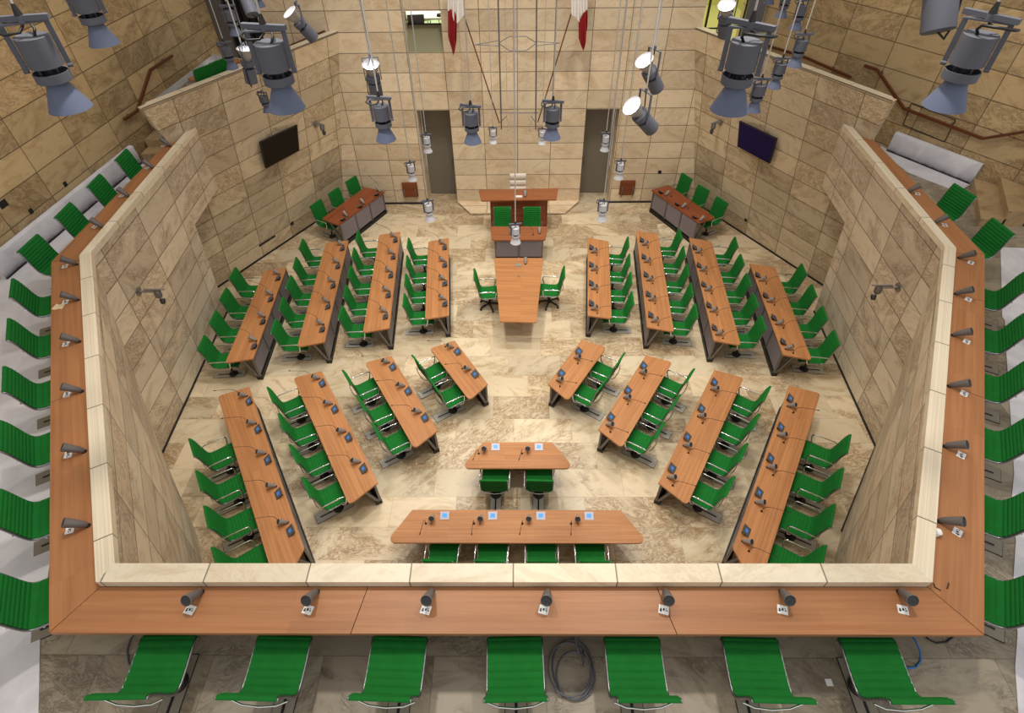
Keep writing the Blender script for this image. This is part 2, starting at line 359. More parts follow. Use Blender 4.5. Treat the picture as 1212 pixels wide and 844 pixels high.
# lit landing behind the upper right opening
m = MB(); x0, x1, y0, y1, z0, z1 = 4.3, 6.6, YF+.3, YF+3.5, 4.6, 8.8
m.face([(x0, y0, z0), (x1, y0, z0), (x1, y1, z0), (x0, y1, z0)]).face([(x0, y1, z0), (x1, y1, z0), (x1, y1, z1), (x0, y1, z1)]).face([(x0, y0, z1), (x0, y1, z1), (x1, y1, z1), (x1, y0, z1)])
m.face([(x0, y0, z0), (x0, y1, z0), (x0, y1, z1), (x0, y0, z1)]).face([(x1, y0, z0), (x1, y0, z1), (x1, y1, z1), (x1, y1, z0)]).build('wall_landing', plain('pale_yellow_plaster', (216, 214, 150), .8))['kind'] = 'structure'
m = MB().beam((4.85, YF+.2, 4.3), (4.85, YF+.2, 8.4), .05, .05).beam((5.45, YF+.2, 4.3), (5.45, YF+.2, 8.4), .05, .05)
for z in (4.9, 6.1, 7.2): m.beam((4.85, YF+.2, z), (5.70, YF+.2, z), .03, .03)
m.build('window_2', 'dark')['kind'] = 'structure'
# dark recess at the upper left
m = MB(); m.box(-8.6, -5.8, 17.30, 17.34, 3.9, 11.0)
for i in range(9): m.box(-7.75+i*.2, -7.69+i*.2, 17.24, 17.30, 4.0, 11.0)
m.build('wall_recess', 'void')['kind'] = 'structure'
MB().box(-8.35, -7.86, 17.16, 17.30, 3.9, 11.0).build('trim_10', 'steel')['kind'] = 'structure'
MB().box(5.72, 6.16, YF-.10, YF+.1, 4.1, 11.0).build('trim_11', 'steel')['kind'] = 'structure'

# side walls with the wall screens: tilted inwards
NL = Vector((.85, -.50, -.17)).normalized(); PL = Vector((-6.06, 14.76, 1.74))
NR = Vector((-.85, -.50, -.18)).normalized(); PR = Vector((6.06, 14.76, 1.60))
def on_plane(P, n, x=None, y=None, z=None):
    if x is None: return Vector(((P.dot(n)-y*n.y-z*n.z)/n.x, y, z))
def tvwall(side, P, n, capA, capB, low, name):
    U = Vector((.503, .864, 0)) if side < 0 else Vector((-.503, .864, 0))
    uvf = lambda p: (p.dot(U), p.z)
    zt = 4.95
    far0 = on_plane(P, n, y=YF, z=0); fart = on_plane(P, n, y=YF, z=zt)
    A = hit(*capA, P, n); B = hit(*low, P, n)          # prow tip and the point where the prow meets the desk
    A.z = A.z
    L0 = far0-U*8.2; L1 = on_plane(P, n, y=L0.y, z=3.1)
    Bm = on_plane(P, n, y=B.y, z=3.1)
    poly = [far0, fart, A, B, Bm, L1, L0]
    if side > 0: poly = poly[::-1]
    m = MB(); m.face(poly[::-1], [uvf(p) for p in poly[::-1]])
    back = [p-n*.14 for p in poly]
    m.face(back, [uvf(p) for p in back])
    for i in range(len(poly)):
        p, q = poly[i], poly[(i+1) % len(poly)]; p2, q2 = back[i], back[(i+1) % len(poly)]
        m.face([p, q, q2, p2], [uvf(p), uvf(q), uvf(q)+(0,) if 0 else uvf(q), uvf(p)])
    m.build(name, 'tv')['kind'] = 'structure'
    # coping
    o = Vector((-n.x, -n.y, 0)).normalized()*.24
    B2 = at(capB[0], capB[1], A.z+.03); o = Vector((B2.x-A.x, B2.y-A.y, 0)); o2 = Vector((-n.x, -n.y, 0)).normalized(); o2 = o2*.22; o = o2*max(1, 0)+U*(o.dot(U))
    q = [A+Vector((0, 0, .002)), fart+Vector((0, 0, .002)), fart+o2, A+o]
    q[2].z = q[3].z = fart.z+.002; up = Vector((0, 0, .03))
    m = MB(); fr = [p+up for p in q]; Ls = [0, (fart-A).length]
    uvc = lambda p: ((p-A).dot(U), (p-A).dot(o.normalized()))
    m.face(fr if side < 0 else fr[::-1], [uvc(p) for p in (fr if side < 0 else fr[::-1])])
    for i in range(4): m.face([q[i], q[(i+1) % 4], fr[(i+1) % 4], fr[i]], [uvc(q[i])]*4)
    m.build('trim_%d' % (2 if side < 0 else 3), 'cap')['kind'] = 'structure'
    return A, fart
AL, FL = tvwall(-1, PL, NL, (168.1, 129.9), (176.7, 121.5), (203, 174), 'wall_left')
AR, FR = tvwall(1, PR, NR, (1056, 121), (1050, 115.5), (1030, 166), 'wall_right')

# parapet walls of the gallery (lean inwards), coping, and gallery floor
GL = dict(B0=(-7.20, 6.57), B1=(-7.56, 12.83), T0=(-6.89, 7.57), T1=(-7.06, 12.30), T2=(-3.90, 2.38), pl=[(-7.21, 6.57), (-5.81, 4.84), (-5.47, 4.26), (-4.30, 2.17)])
GR = dict(B0=(7.19, 6.71), B1=(7.58, 12.70), T0=(6.82, 7.63), T1=(7.01, 12.15), T2=(3.79, 2.40), pl=[(7.19, 6.71), (5.79, 4.88), (5.41, 4.29), (4.20, 2.17)])
def lerp(a, b, t): return tuple(x+(y-x)*t for x, y in zip(a, b))
def gallery_side(g, sgn, nm1, nm2):
    def P1(s, z): return Vector((*lerp(lerp(g['B0'], g['B1'], s), lerp(g['T0'], g['T1'], s), z/CH), z))
    out = Vector((sgn, 0, 0)); s0 = .69; zh = 2.62
    def panel(m, sa, sb, za, zb, th=.15):
        a, b, c, d = P1(sa, za), P1(sb, za), P1(sb, zb), P1(sa, zb); U = lambda p: (p.y, p.z)
        f = [a, b, c, d]; f = f if sgn > 0 else f[::-1]; f = f[::-1]
        m.face(f, [U(p) for p in f])
        bk = [p+out*th for p in f[::-1]]; m.face(bk, [U(p) for p in bk])
        for i in range(4):
            p, q = f[i], f[(i+1) % 4]; m.face([q, p, p+out*th, q+out*th], [(q.y, q.z), (p.y, p.z), (p.y+th, p.z), (q.y+th, q.z)])
    m = MB(); panel(m, 0, s0, 0, CH-.1, .14); panel(m, s0, 1, zh, CH-.1, .14); m.build(nm1, 'para')['kind'] = 'structure'
    # twisted wall from the corner to the near gallery
    ss = [0, .484, .597, 1.0]; N = 24; rows = []; uvs = []
    Lt = math.hypot(g['T2'][0]-g['T0'][0], g['T2'][1]-g['T0'][1])
    for i in range(N+1):
        s = i/N; k = max(j for j in range(3) if ss[j] <= s+1e-9); t = (s-ss[k])/(ss[k+1]-ss[k])
        bt = lerp(g['pl'][k], g['pl'][k+1], t); tp = lerp(g['T0'], g['T2'], s)
        rows.append([Vector((*lerp(bt, tp, z), z*CH)) for z in (0, .25, .5, .75, .977)]); uvs.append([(s*Lt+.3, z*CH) for z in (0, .25, .5, .75, .977)])
    nrm = Vector((g['T2'][1]-g['T0'][1], -(g['T2'][0]-g['T0'][0]), 0)).normalized()*.15
    if nrm.x*sgn < 0: nrm = -nrm
    if sgn > 0: rows = rows[::-1]; uvs = uvs[::-1]
    m = MB(); m.grid(rows, sm=False, uvs=uvs); m.grid([[p+nrm for p in r][::-1] for r in rows], sm=False, uvs=[u[::-1] for u in uvs])
    m.build(nm2, 'para')['kind'] = 'structure'
gallery_side(GL, -1, 'wall_left_parapet', 'wall_near_left')
gallery_side(GR, 1, 'wall_right_parapet', 'wall_near_right')
MB().box(-3.93, 3.83, 2.25, 2.40, 0, CH-.1).build('wall_near', 'para')['kind'] = 'structure'
# coping: inner and outer edge lines
capi = [(-7.06, 12.30), (-6.89, 7.57), (-3.90, 2.385), (3.79, 2.40), (6.82, 7.63), (7.01, 12.15)]
capo = [(-7.21, 12.30), (-7.04, 7.49), (-3.99, 2.20), (3.89, 2.22), (6.97, 7.57), (7.16, 12.15)]
offs = [0.1, .25, -.05, .4, .15]
for i in range(5):
    a, b, c, d = capi[i], capi[i+1], capo[i+1], capo[i]; u = (Vector(b)-Vector(a)).normalized(); o = Vector((0, 0)) if i == 2 else Vector(a)
    quad = ccw([a, b, c, d]); uvf = lambda x, y, u=u, o=o, k=offs[i]: ((Vector((x, y))-o).dot(u)+(k if i != 2 else .02), .3+(Vector((x, y))-o).dot(Vector((-u.y, u.x))) % 50 if i != 2 else .3+(y-2.2))
    MB().prism(quad, CH-.10, CH, uvf=uvf, su=True).build('trim_%d' % (4+i), 'cap')['kind'] = 'structure'
# gallery floor ring
gout = [(-9.2, 12.9), (-11.5, -2.5), (11.5, -2.5), (12.5, 9.0), (8.7, 12.6)]
gin = [(-7.33, 12.6), (-7.16, 7.47), (-4.08, 2.17), (3.98, 2.18), (7.09, 7.55), (7.28, 12.4)]
m = MB()
for q in ([(-9.2, 13.2), (-11.5, 7.49), gin[1], gin[0]], [(-11.5, 7.49), (-11.5, -2.5), (-4.08, -2.5), gin[2], gin[1]], [(-4.08, -2.5), (3.98, -2.5), gin[3], gin[2]], [(3.98, -2.5), (12.5, -2.5), (12.5, 7.57), gin[4], gin[3]], [(12.5, 7.57), (12.5, 10), (9.0, 13.2), gin[5], gin[4]]):
    m.prism(ccw(q), GF-.25, GF)
m.build('floor_gallery', 'gfloor')['kind'] = 'structure'
# outer walls
def outer(name, a, b, z0, z1, flip):
    a, b = Vector(a), Vector(b); L = (b-a).length; m = MB(); q = [(a.x, a.y, z0), (b.x, b.y, z0), (b.x, b.y, z1), (a.x, a.y, z1)]; uv = [(0, z0), (L, z0), (L, z1), (0, z1)]
    n = Vector((b.y-a.y, -(b.x-a.x), 0)).normalized()*(.3 if not flip else -.3)
    m.face(q, uv); m.face([tuple(Vector(p)-n) for p in q][::-1], uv[::-1]); o = m.build(name, 'outer'); o['kind'] = 'structure'; return o
WL = lambda Y: -8.91+.0924*(Y-10.17)
WR = lambda Y: 7.24+(14.61-Y)*.6714
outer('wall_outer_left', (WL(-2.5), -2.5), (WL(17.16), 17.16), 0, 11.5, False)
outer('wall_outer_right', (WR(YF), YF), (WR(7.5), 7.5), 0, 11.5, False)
# shadow gaps at the foot of the walls
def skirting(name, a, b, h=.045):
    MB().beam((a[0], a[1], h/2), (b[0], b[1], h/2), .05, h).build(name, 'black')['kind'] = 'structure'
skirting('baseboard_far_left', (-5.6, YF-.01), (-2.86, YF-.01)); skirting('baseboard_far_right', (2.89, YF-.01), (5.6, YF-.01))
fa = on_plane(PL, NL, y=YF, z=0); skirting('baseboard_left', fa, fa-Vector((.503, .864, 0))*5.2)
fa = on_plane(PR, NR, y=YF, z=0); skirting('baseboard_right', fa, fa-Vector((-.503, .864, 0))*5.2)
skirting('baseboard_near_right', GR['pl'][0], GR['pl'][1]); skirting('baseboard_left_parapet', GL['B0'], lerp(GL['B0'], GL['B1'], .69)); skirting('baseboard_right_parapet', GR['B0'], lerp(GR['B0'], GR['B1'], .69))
# dais under the presiding bench
m = MB(); m.prism(ccw([(-1.93, YF), (-1.46, 15.43), (1.46, 15.43), (1.95, YF)]), 0.03, .07); o = m.build('dais', 'far'); tag(o, 'low pale stone dais in front of the far wall between the two doors', 'platform')
MB().prism(ccw([(-1.88, YF), (-1.42, 15.46), (1.42, 15.46), (1.90, YF)]), 0, .03).build('base', 'black', o)

# ------------------------------------------------------------------ green sling chairs
W2 = .235
def chair_profile():
    P = [(.245, .405), (.25, .43), (.225, .452), (.12, .45), (0, .436), (-.12, .43), (-.19, .436), (-.232, .462), (-.256, .52), (-.276, .61), (-.292, .71), (-.308, .81), (-.328, .92), (-.358, 1.015), (-.376, 1.015)]
    # Catmull-Rom resample
    out = []
    for i in range(len(P)-1):
        p0, p1, p2, p3 = P[max(i-1, 0)], P[i], P[i+1], P[min(i+2, len(P)-1)]
        for k in range(12):
            t = k/12; out.append(tuple(.5*((2*p1[c])+(-p0[c]+p2[c])*t+(2*p0[c]-5*p1[c]+4*p2[c]-p3[c])*t*t+(-p0[c]+3*p1[c]-3*p2[c]+p3[c])*t**3) for c in (0, 1)))
    out.append(P[-1]); return out
PROF = chair_profile()
def sling(i0, i1):
    pr = PROF[i0:i1+1]; m = MB(); L = 0; top = []; bot = []
    for i, (y, z) in enumerate(pr):
        a = PROF[max(i0+i-1, 0)]; b = PROF[min(i0+i+1, len(PROF)-1)]; d = Vector((b[0]-a[0], b[1]-a[1])).normalized(); n = Vector((-d.y, d.x))*-1
        n = Vector((d.y, -d.x)); 
        if i0+i < 12 and n.y < 0: n = -n
        L = ARC[i0+i]; h = .0045*abs(math.sin(PI*L/.055))**.6
        top.append([(x, y+n.x*(h+.008), z+n.y*(h+.008)) for x in (-W2, -W2*.5, 0, W2*.5, W2)])
        bot.append([(x, y-n.x*.008, z-n.y*.008) for x in (-W2, -W2*.5, 0, W2*.5, W2)])
    m.grid(top); m.grid([r[::-1] for r in bot])
    for c in (0, -1): m.grid([[t[c], b[c]] if c == 0 else [b[c], t[c]] for t, b in zip(top, bot)], sm=False)
    m.grid([top[0], bot[0]], sm=False); m.grid([bot[-1], top[-1]], sm=False)
    return m
PF = PROF; ARC = [0]
for i in range(1, len(PROF)): ARC.append(ARC[-1]+math.dist(PROF[i-1], PROF[i]))
IB = 86
for_normal = None
RIB = .056
def sling2(i0, i1):
    # consistent upward / forward normal along the whole profile
    m = MB(); top = []; bot = []
    for i in range(i0, i1+1):
        a = PROF[max(i-1, 0)]; b = PROF[min(i+1, len(PROF)-1)]; d = Vector((b[0]-a[0], b[1]-a[1])).normalized()
        n = Vector((d.y, -d.x))   # profile runs front to back, this points up on the seat and forward on the back
        y, z = PROF[i]; h = .013*abs(math.sin(PI*ARC[i]/RIB))**.4
        xs_ = (-W2, -W2*.5, 0, W2*.5, W2)
        top.append([(x, y+n.x*(h+.008), z+n.y*(h+.008)) for x in xs_]); bot.append([(x, y-n.x*.008, z-n.y*.008) for x in xs_])
    m.grid(top); m.grid([r[::-1] for r in bot])
    m.grid([[t[0], b[0]] for t, b in zip(top, bot)], sm=False); m.grid([[b[-1], t[-1]] for t, b in zip(top, bot)], sm=False)
    m.grid([bot[0], top[0]], sm=False); m.grid([top[-1], bot[-1]], sm=False)
    return m
def make_chair(name, base='track', arms=True, w2=.235, rib=.056, rec=0):
    global W2, RIB, PROF
    PROF = [(y, (.46+(z-.46)*.74 if z > .46 else z) if rec and y < -.2 else z) for y, z in PF]
    W2 = w2; RIB = rib; t = empty(name)
    sling2(0, IB).build('seat', 'green', t); sling2(IB, len(PROF)-1).build('backrest', 'green', t)
    for s in (-1, 1):
        MB().tube([(s*(W2+.006), y, z) for y, z in PROF[::7]+[PROF[-1]]], .011, 6, flat=1.3).build('side_rail', 'alu', t)
        x = s*(W2+.035)
        a = [(s*(W2+.01), -.285, .635), (x, -.262, .655), (x, -.22, .663), (x, .02, .665), (x, .115, .662), (x, .15, .645), (x, .155, .60), (x, .13, .48), (x, .10, .425), (s*(W2+.01), .05, .415)]
        if arms: MB().tube(a, .010, 6, flat=1.4).build('armrest', 'chrome', t)
    MB().tube([(-W2, -.315, .62), (-W2*.6, -.345, .585), (0, -.355, .572), (W2*.6, -.345, .585), (W2, -.315, .62)], .009, 6).tube([(-W2, .06, .40), (0, .05, .385), (W2, .06, .40)], .012, 6).tube([(-W2, -.13, .40), (0, -.11, .385), (W2, -.13, .40)], .012, 6).build('spreader', 'chrome', t)
    MB().cyl((0, -.03, .05), (0, -.03, .38), .025).cyl((0, -.03, .22), (0, -.03, .30), .034).box(-.05, .05, -.12, .07, .365, .39).build('column', 'dark', t)
    if base == 'track':
        MB().box(-.107, .107, -.467, .227, .0005, .006).build('plate_outline', 'black', t)
        b = MB().box(-.10, .10, -.46, .22, .001, .010).build('base_plate', 'plate' if arms else 'plateg', t)
        MB().box(-.013, .013, -.38, .16, .0095, .013).build('slot', 'black', b)
        MB().lathe([(.10, .012), (.095, .03), (.03, .055)], (0, -.03, 0), n=16).build('foot', 'dark', t)
    else:
        for k in range(5):
            w = 2*PI*k/5+.3; e = (.27*math.cos(w), -.03+.27*math.sin(w))
            lg = MB().beam((0, -.03, .11), (e[0], e[1], .075), .035, .03).build('leg', 'dark', t)
            MB().cyl((e[0]-.02*math.sin(w), e[1]+.02*math.cos(w), .027), (e[0]+.02*math.sin(w), e[1]-.02*math.cos(w), .027), .026, n=12).cyl((e[0], e[1], .03), (e[0], e[1], .075), .009, n=6).build('caster', 'black', lg)
    return t
CH_FLOOR = Proto(make_chair('office_chair')); 
CH_SWIV = Proto(make_chair('swivel_chair', 'star'))
# ------------------------------------------------------------------ desk devices
def make_speaker(mat='speaker', s=1.0, ln=.165):
    t = empty('desk_speaker'); ax = Vector((0, -.72, .69)); L = ln*s
    b0 = Vector((0, .055, .018))*s
    MB().lathe([(.0, 0), (.020*s, .004), (.028*s, .02), (.039*s, L*.5), (.047*s, L*.93), (.049*s, L), (.045*s, L+.003)], b0, ax, 18, capends=False).build('housing', mat, t)
    MB().lathe([(.045*s, 0), (.039*s, -.006), (.012*s, -.008), (0.008*s, -.004), (0, -.004)], b0+ax.normalized()*(L+.003), ax, 18, capends=False).build('grille', 'grille', t)
    MB().lathe([(.026*s, 0), (.024*s, .008), (.01*s, .03)], (0, .05*s, 0), n=14).build('foot', 'dark', t)
    return t
SPK = Proto(make_speaker())
SPKG = Proto(make_speaker('speakerg', 1.10, .19))
def make_mic():
    t = empty('gooseneck_microphone')
    MB().lathe([(.020, 0), (.018, .012), (.008, .028)], n=12).build('base', 'black', t)
    pts = [(0, 0, .02), (.0, -.005, .10), (.0, -.03, .17), (.0, -.09, .225), (.0, -.18, .265), (.0, -.27, .30), (.0, -.335, .325)]
    MB().tube(pts, .0038, 6).build('gooseneck', 'black', t)
    MB().cyl(pts[-1], (0, -.375, .342), .008, .009, 8).build('capsule', 'black', t)
    return t
MIC = Proto(make_mic())
def make_tablet(light=False, disp='bluescreen'):
    t = empty('touch_screen'); T = math.radians(34) if not light else math.radians(20)
    c, s = math.cos(T), math.sin(T); w, h, th = (.078, .068, .012) if light else (.085, .075, .014)
    def fr(x, y, z): return (x, y*c-z*s, .045+y*s+z*c) if not light else (x, y*c-z*s, .032+y*s+z*c)
    def slab(m, x0, x1, y0, y1, z0, z1):
        q = [fr(x, y, z0) for x, y in ((x0, y0), (x1, y0), (x1, y1), (x0, y1))]; p = [fr(x, y, z1) for x, y in ((x0, y0), (x1, y0), (x1, y1), (x0, y1))]
        m.face(p).face(q[::-1])
        for i in range(4): m.face([q[i], q[(i+1) % 4], p[(i+1) % 4], p[i]])
        return m
    slab(MB(), -w, w, -h, h, -th, 0).build('bezel', 'silver' if light else 'tablet', t)
    (slab(MB(), -.038, .038, -.030, .036, 0, .0015) if light else slab(MB(), -.032, .032, -.028, .030, 0, .0015)).build('display', 'screen' if light else disp, t)
    m = MB(); a = [fr(-.05, y, -th) for y in (-h*.8, h*.9)]; 
    m.face([a[0], a[1], (-.05, a[1][1], 0), (-.05, a[0][1], 0)]); m.face([(.05, *a[0][1:]), (.05, a[0][1], 0), (.05, a[1][1], 0), (.05, *a[1][1:])])
    m.face([a[1], (.05, *a[1][1:]), (.05, a[1][1], 0), (-.05, a[1][1], 0)]); m.face([(-.05, a[0][1], 0), (.05, a[0][1], 0), (.05, *a[0][1:]), a[0]])
    m.build('stand', 'black', t)
    return t
TAB = Proto(make_tablet()); TABL = Proto(make_tablet(True)); TABD = Proto(make_tablet(False, 'dimscreen'))
# ------------------------------------------------------------------ desks of the chamber
ZD = .73
ORD = ['first', 'second', 'third', 'fourth', 'fifth', 'sixth', 'seventh']
def desk(corner_px, chair_edge, nm, label, legpx=None, panels=True, top='wood', z=ZD, radii=(.07, .012), npan=0, panelz=(.14, .66)):
    """corner_px: corners (u,v) of the top; chair_edge: index i of the edge i..i+1 on the members' side"""
    P = [Vector(V2(at(u, v, z))) for u, v in corner_px]; n = len(P)
    A, B = P[chair_edge], P[(chair_edge+1) % n]
    U = (B-A).normalized(); c = sum(P, Vector((0, 0)))/n; Fd = Vector((-U.y, U.x)); 
    if (c-A).dot(Fd) < 0: Fd = -Fd
    # local frame: x along the desk (member's right), y away from the members
    X = Vector((Fd.y, -Fd.x)); rz = math.atan2(X.y, X.x)
    loc = [((p-c).dot(X), (p-c).dot(Fd)) for p in P]
    cid = {chair_edge, (chair_edge+1) % n}
    rd = [radii[0] if i in cid else radii[1] for i in range(n)]
    Aa = sum(loc[i-1][0]*loc[i][1]-loc[i][0]*loc[i-1][1] for i in range(n))
    if Aa < 0: loc = loc[::-1]; rd = rd[::-1]
    t = empty(nm, (c.x, c.y, 0), rz); tag(t, label, 'desk')
    pl = rounded(loc, rd); m = MB(); m.prism(pl, z-.034, z-.004); pl2 = [(x*(1-.004), y*(1-.008)) for x, y in pl]; m.prism(pl2, z-.004, z)
    m.build('tabletop', top, t)
    ymax = max(p[1] for p in loc); ymin = min(p[1] for p in loc)
    fx = sorted([p[0] for p in loc if p[1] > (ymax+ymin)/2]); bx = sorted([p[0] for p in loc if p[1] <= (ymax+ymin)/2])
    x0, x1 = max(fx[0], bx[0])*1.0, min(fx[-1], bx[-1])*1.0
    if fx[-1]-fx[0] < bx[-1]-bx[0]: x0, x1 = fx[0], fx[-1]
    return dict(t=t, c=c, X=X, F=Fd, rz=rz, loc=loc, x0=fx[0], x1=fx[-1], bx=bx, y0=ymin, y1=ymax, z=z)
def bench_frame(D, npan, inset=.06):
    t, z = D['t'], D['z']; xa, xb = D['x0']+inset, D['x1']-inset; yf = D['y1']-.045
    MB().box(xa-.02, xb+.02, yf-.10, yf+.02, 0, .10).build('plinth', 'black', t)
    w = (xb-xa)/npan
    for i in range(npan):
        MB().box(xa+i*w+.03, xa+(i+1)*w-.03, yf-.025, yf, .15, z-.055).build('modesty_panel', 'panel', t)
    for i in range(npan+1):
        x = xa+i*w
        end = i in (0, npan)
        m = MB().beam((x, yf-.012, .0), (x, yf-.012, z-.035), .035, .04, up=(0, 1, 0))
        if end: m.beam((x, yf-.03, z-.06), (x, D['y0']+.16, z-.055), .035, .035).beam((x, yf-.02, .02), (x, D['y0']+.30, z-.06), .03, .05)
        m.build('leg', 'steel', t)
    MB().box(xa, xb, D['y0']+.22, D['y0']+.26, z-.075, z-.035).build('rail', 'dark', t)
def station_set(D, p0, p1, n, where, across, chairs=None, light=False, mic=True, ends=('far', None), first=0, cx=0.03, dim=False):
    A = Vector(V2(at(*p0, D['z']+.05))); B = Vector(V2(at(*p1, D['z']+.05))); X, F = D['X'], D['F']
    TB = TABL if light else (TABD if dim else TAB)
    for i in range(n):
        S = A+(B-A)*(i/(n-1) if n > 1 else 0)
        o = ORD[i]+' '+ends[0] if n > 1 else 'one'
        jit = random.uniform(-.06, .06)
        TB.place((S.x, S.y, D['z']), D['rz'], ('%s touch screen, %s, %s' % ('dark' if dim else 'blue lit', o, where)), 'screen', 'touch screens on the benches')
        q = S-X*.20-F*.05
        SPK.place((q.x, q.y, D['z']), D['rz']+jit-.1, 'conical loudspeaker, %s, %s' % (o, where), 'loudspeaker', 'conical loudspeakers on the benches')
        q = S-X*.31-F*.13
        MIC.place((q.x, q.y, D['z']), D['rz']+jit*2-.12, 'gooseneck microphone, %s, %s' % (o, where), 'microphone', 'microphones on the benches')
    ks = chairs if chairs is not None else range(n)
    for j, i in enumerate(ks):
        S = A+(B-A)*(i/(n-1) if n > 1 else 0); q = S-F*across+X*cx
        CH_FLOOR.place((q.x, q.y, 0), D['rz']+random.uniform(-.05, .05), 'green armchair, %s, %s' % (ORD[j]+' '+ends[0], where), 'chair', 'green chairs along the benches')
def mirror(s): return s.replace('left', 'RGT').replace('right', 'left').replace('RGT', 'right')
FE = 'from far end'
# (corners, chair edge, label, npanels, screens first/last, n, across, chairs, cx)
bench = [
 ('short angled bench, far left corner', [(380.5, 259), (400.5, 266.5), (455.5, 226.5), (431.8, 221.5)], 3, 3, (445.3, 229.2), (405.3, 258.5), 3, .56, None, 'woodr', 'from far door'),
 ('outermost bench, far left group', [(339.3, 316.5), (313, 320.3), (266, 430), (299.5, 424.5)], 1, 4, (328, 328.5), (299.7, 409), 4, .76, None, 'wood', FE),
 ('second bench from wall, far left group', [(412.5, 284.3), (385.5, 287.3), (351.3, 411), (384.3, 404.8)], 1, 5, (404.3, 293.5), (380.5, 389), 5, .74, None, 'wood', FE),
 ('third bench from wall, far left group', [(474, 274), (448.8, 278), (429.3, 394), (461, 388.5)], 1, 5, (467.4, 283.7), (455.6, 373.9), 5, .72, None, 'wood', FE),
 ('innermost bench, far left group', [(531.3, 281.5), (506.8, 286), (503, 378), (531.5, 373.5)], 1, 4, (525.8, 292.3), (526.2, 359), 4, .68, None, 'wood', FE),
 ('outermost bench, near left group', [(294.9, 457.8), (257.5, 468.6), (330, 706), (360, 649.3)], 1, 5, (294, 474.5), (343, 628), 5, .74, [1, 2, 3, 4], 'wood', FE),
 ('second bench from wall, near left group', [(381, 439), (346.8, 447), (413, 598), (447.3, 571.3)], 1, 4, (380.8, 453.3), (429.6, 554.4), 4, .62, None, 'wood', FE),
 ('third bench from wall, near left group', [(463, 421), (431.8, 429), (490.5, 531.3), (518.5, 509.5)], 1, 3, (464.3, 434), (502.5, 494), 3, .60, None, 'wood', FE),
 ('innermost bench, near left group', [(538, 403), (508.5, 412.3), (555.5, 474), (577.5, 454.5)], 1, 2, (541, 415.8), (561.9, 442.5), 2, .58, None, 'wood', FE),
 ('short angled bench, far right corner', [(847.3, 258), (827.3, 264.3), (771, 224.8), (791, 218.5)], 3, 3, (782.8, 226.5), (823, 256), 3, .56, None, 'woodr', 'from far door'),
 ('outermost bench, far right group', [(887.2, 311.7), (917.8, 316.2), (961.5, 426.4), (926.6, 419.8)], 1, 4, (897.8, 324.9), (928, 404), 4, .76, None, 'wood', FE),
 ('second bench from wall, far right group', [(815.5, 281), (842.3, 286), (877.3, 409), (844.8, 403)], 1, 5, (823, 292.3), (846.5, 387.3), 5, .74, None, 'wood', FE),
 ('third bench from wall, far right group', [(753, 272.3), (779, 277.3), (798, 393), (766, 387.3)], 1, 5, (760.3, 283.5), (771, 372.3), 5, .72, None, 'wood', FE),
 ('innermost bench, far right group', [(695.5, 281), (720.5, 285.5), (724, 377.3), (695.5, 373.5)], 1, 4, (700.5, 292.3), (700.5, 358.5), 4, .68, None, 'wood', FE),
 ('outermost bench, near right group', [(934.1, 456.3), (971.4, 465.4), (897, 702), (867.3, 648)], 1, 5, (936.1, 471.3), (884.1, 628), 5, .74, [1, 2, 3, 4], 'wood', FE),
 ('second bench from wall, near right group', [(845.5, 437.5), (880.5, 447), (813.5, 598.3), (779.3, 571.5)], 1, 4, (846, 452), (796, 554), 4, .62, None, 'wood', FE),
 ('third bench from wall, near right group', [(764.5, 420.5), (796, 428.3), (736, 530.3), (708, 508.3)], 1, 3, (762.3, 432.5), (723.5, 493.3), 3, .60, None, 'wood', FE),
 ('innermost bench, near right group', [(688.5, 402.3), (718, 411), (672.3, 474.5), (648.5, 454.5)], 1, 2, (685.5, 415.5), (664.8, 441.5), 2, .58, None, 'wood', FE),
]
for k, (lab, cor, ce, npn, s0, s1, n, acr, chs, wd, fe) in enumerate(bench):
    D = desk(cor, ce, 'member_bench', 'wooden %s, seats %s, grey steel frame' % (lab, {2: 'two', 3: 'three', 4: 'four', 5: 'five'}[n]), top=wd)
    bench_frame(D, npn)
    short = 'angled' in lab
    far = 'far' in lab.split(',')[1] and not short
    cx = (.10 if far else .03)*(1 if k < 9 else -.6)
    station_set(D, s0, s1, n, lab, acr-(.12 if far else 0), chs, ends=(fe,), cx=0 if short else cx, dim='far' in lab.split(',')[1])
# trapezoid desks in the middle
D = desk([(571.8, 523.3), (545, 554.5), (680.3, 554.5), (653.5, 523.3)], 1, 'member_bench', 'short trapezoid wooden desk in the aisle, two seats, set before longer desk', radii=(.09, .03))
bench_frame(D, 2); station_set(D, (586.5, 528.2), (637.7, 528.2), 2, 'short trapezoid desk', .53, light=True, ends=('from left',), cx=0)
D = desk([(488, 603.3), (456, 642.5), (768, 643), (734.8, 603.8)], 1, 'member_bench', 'long trapezoid wooden desk with four seats, nearest the stone parapet', radii=(.09, .03))
bench_frame(D, 4); station_set(D, (526.2, 609.6), (697.3, 610), 4, 'long trapezoid desk', .55, light=True, ends=('from left',), cx=0)
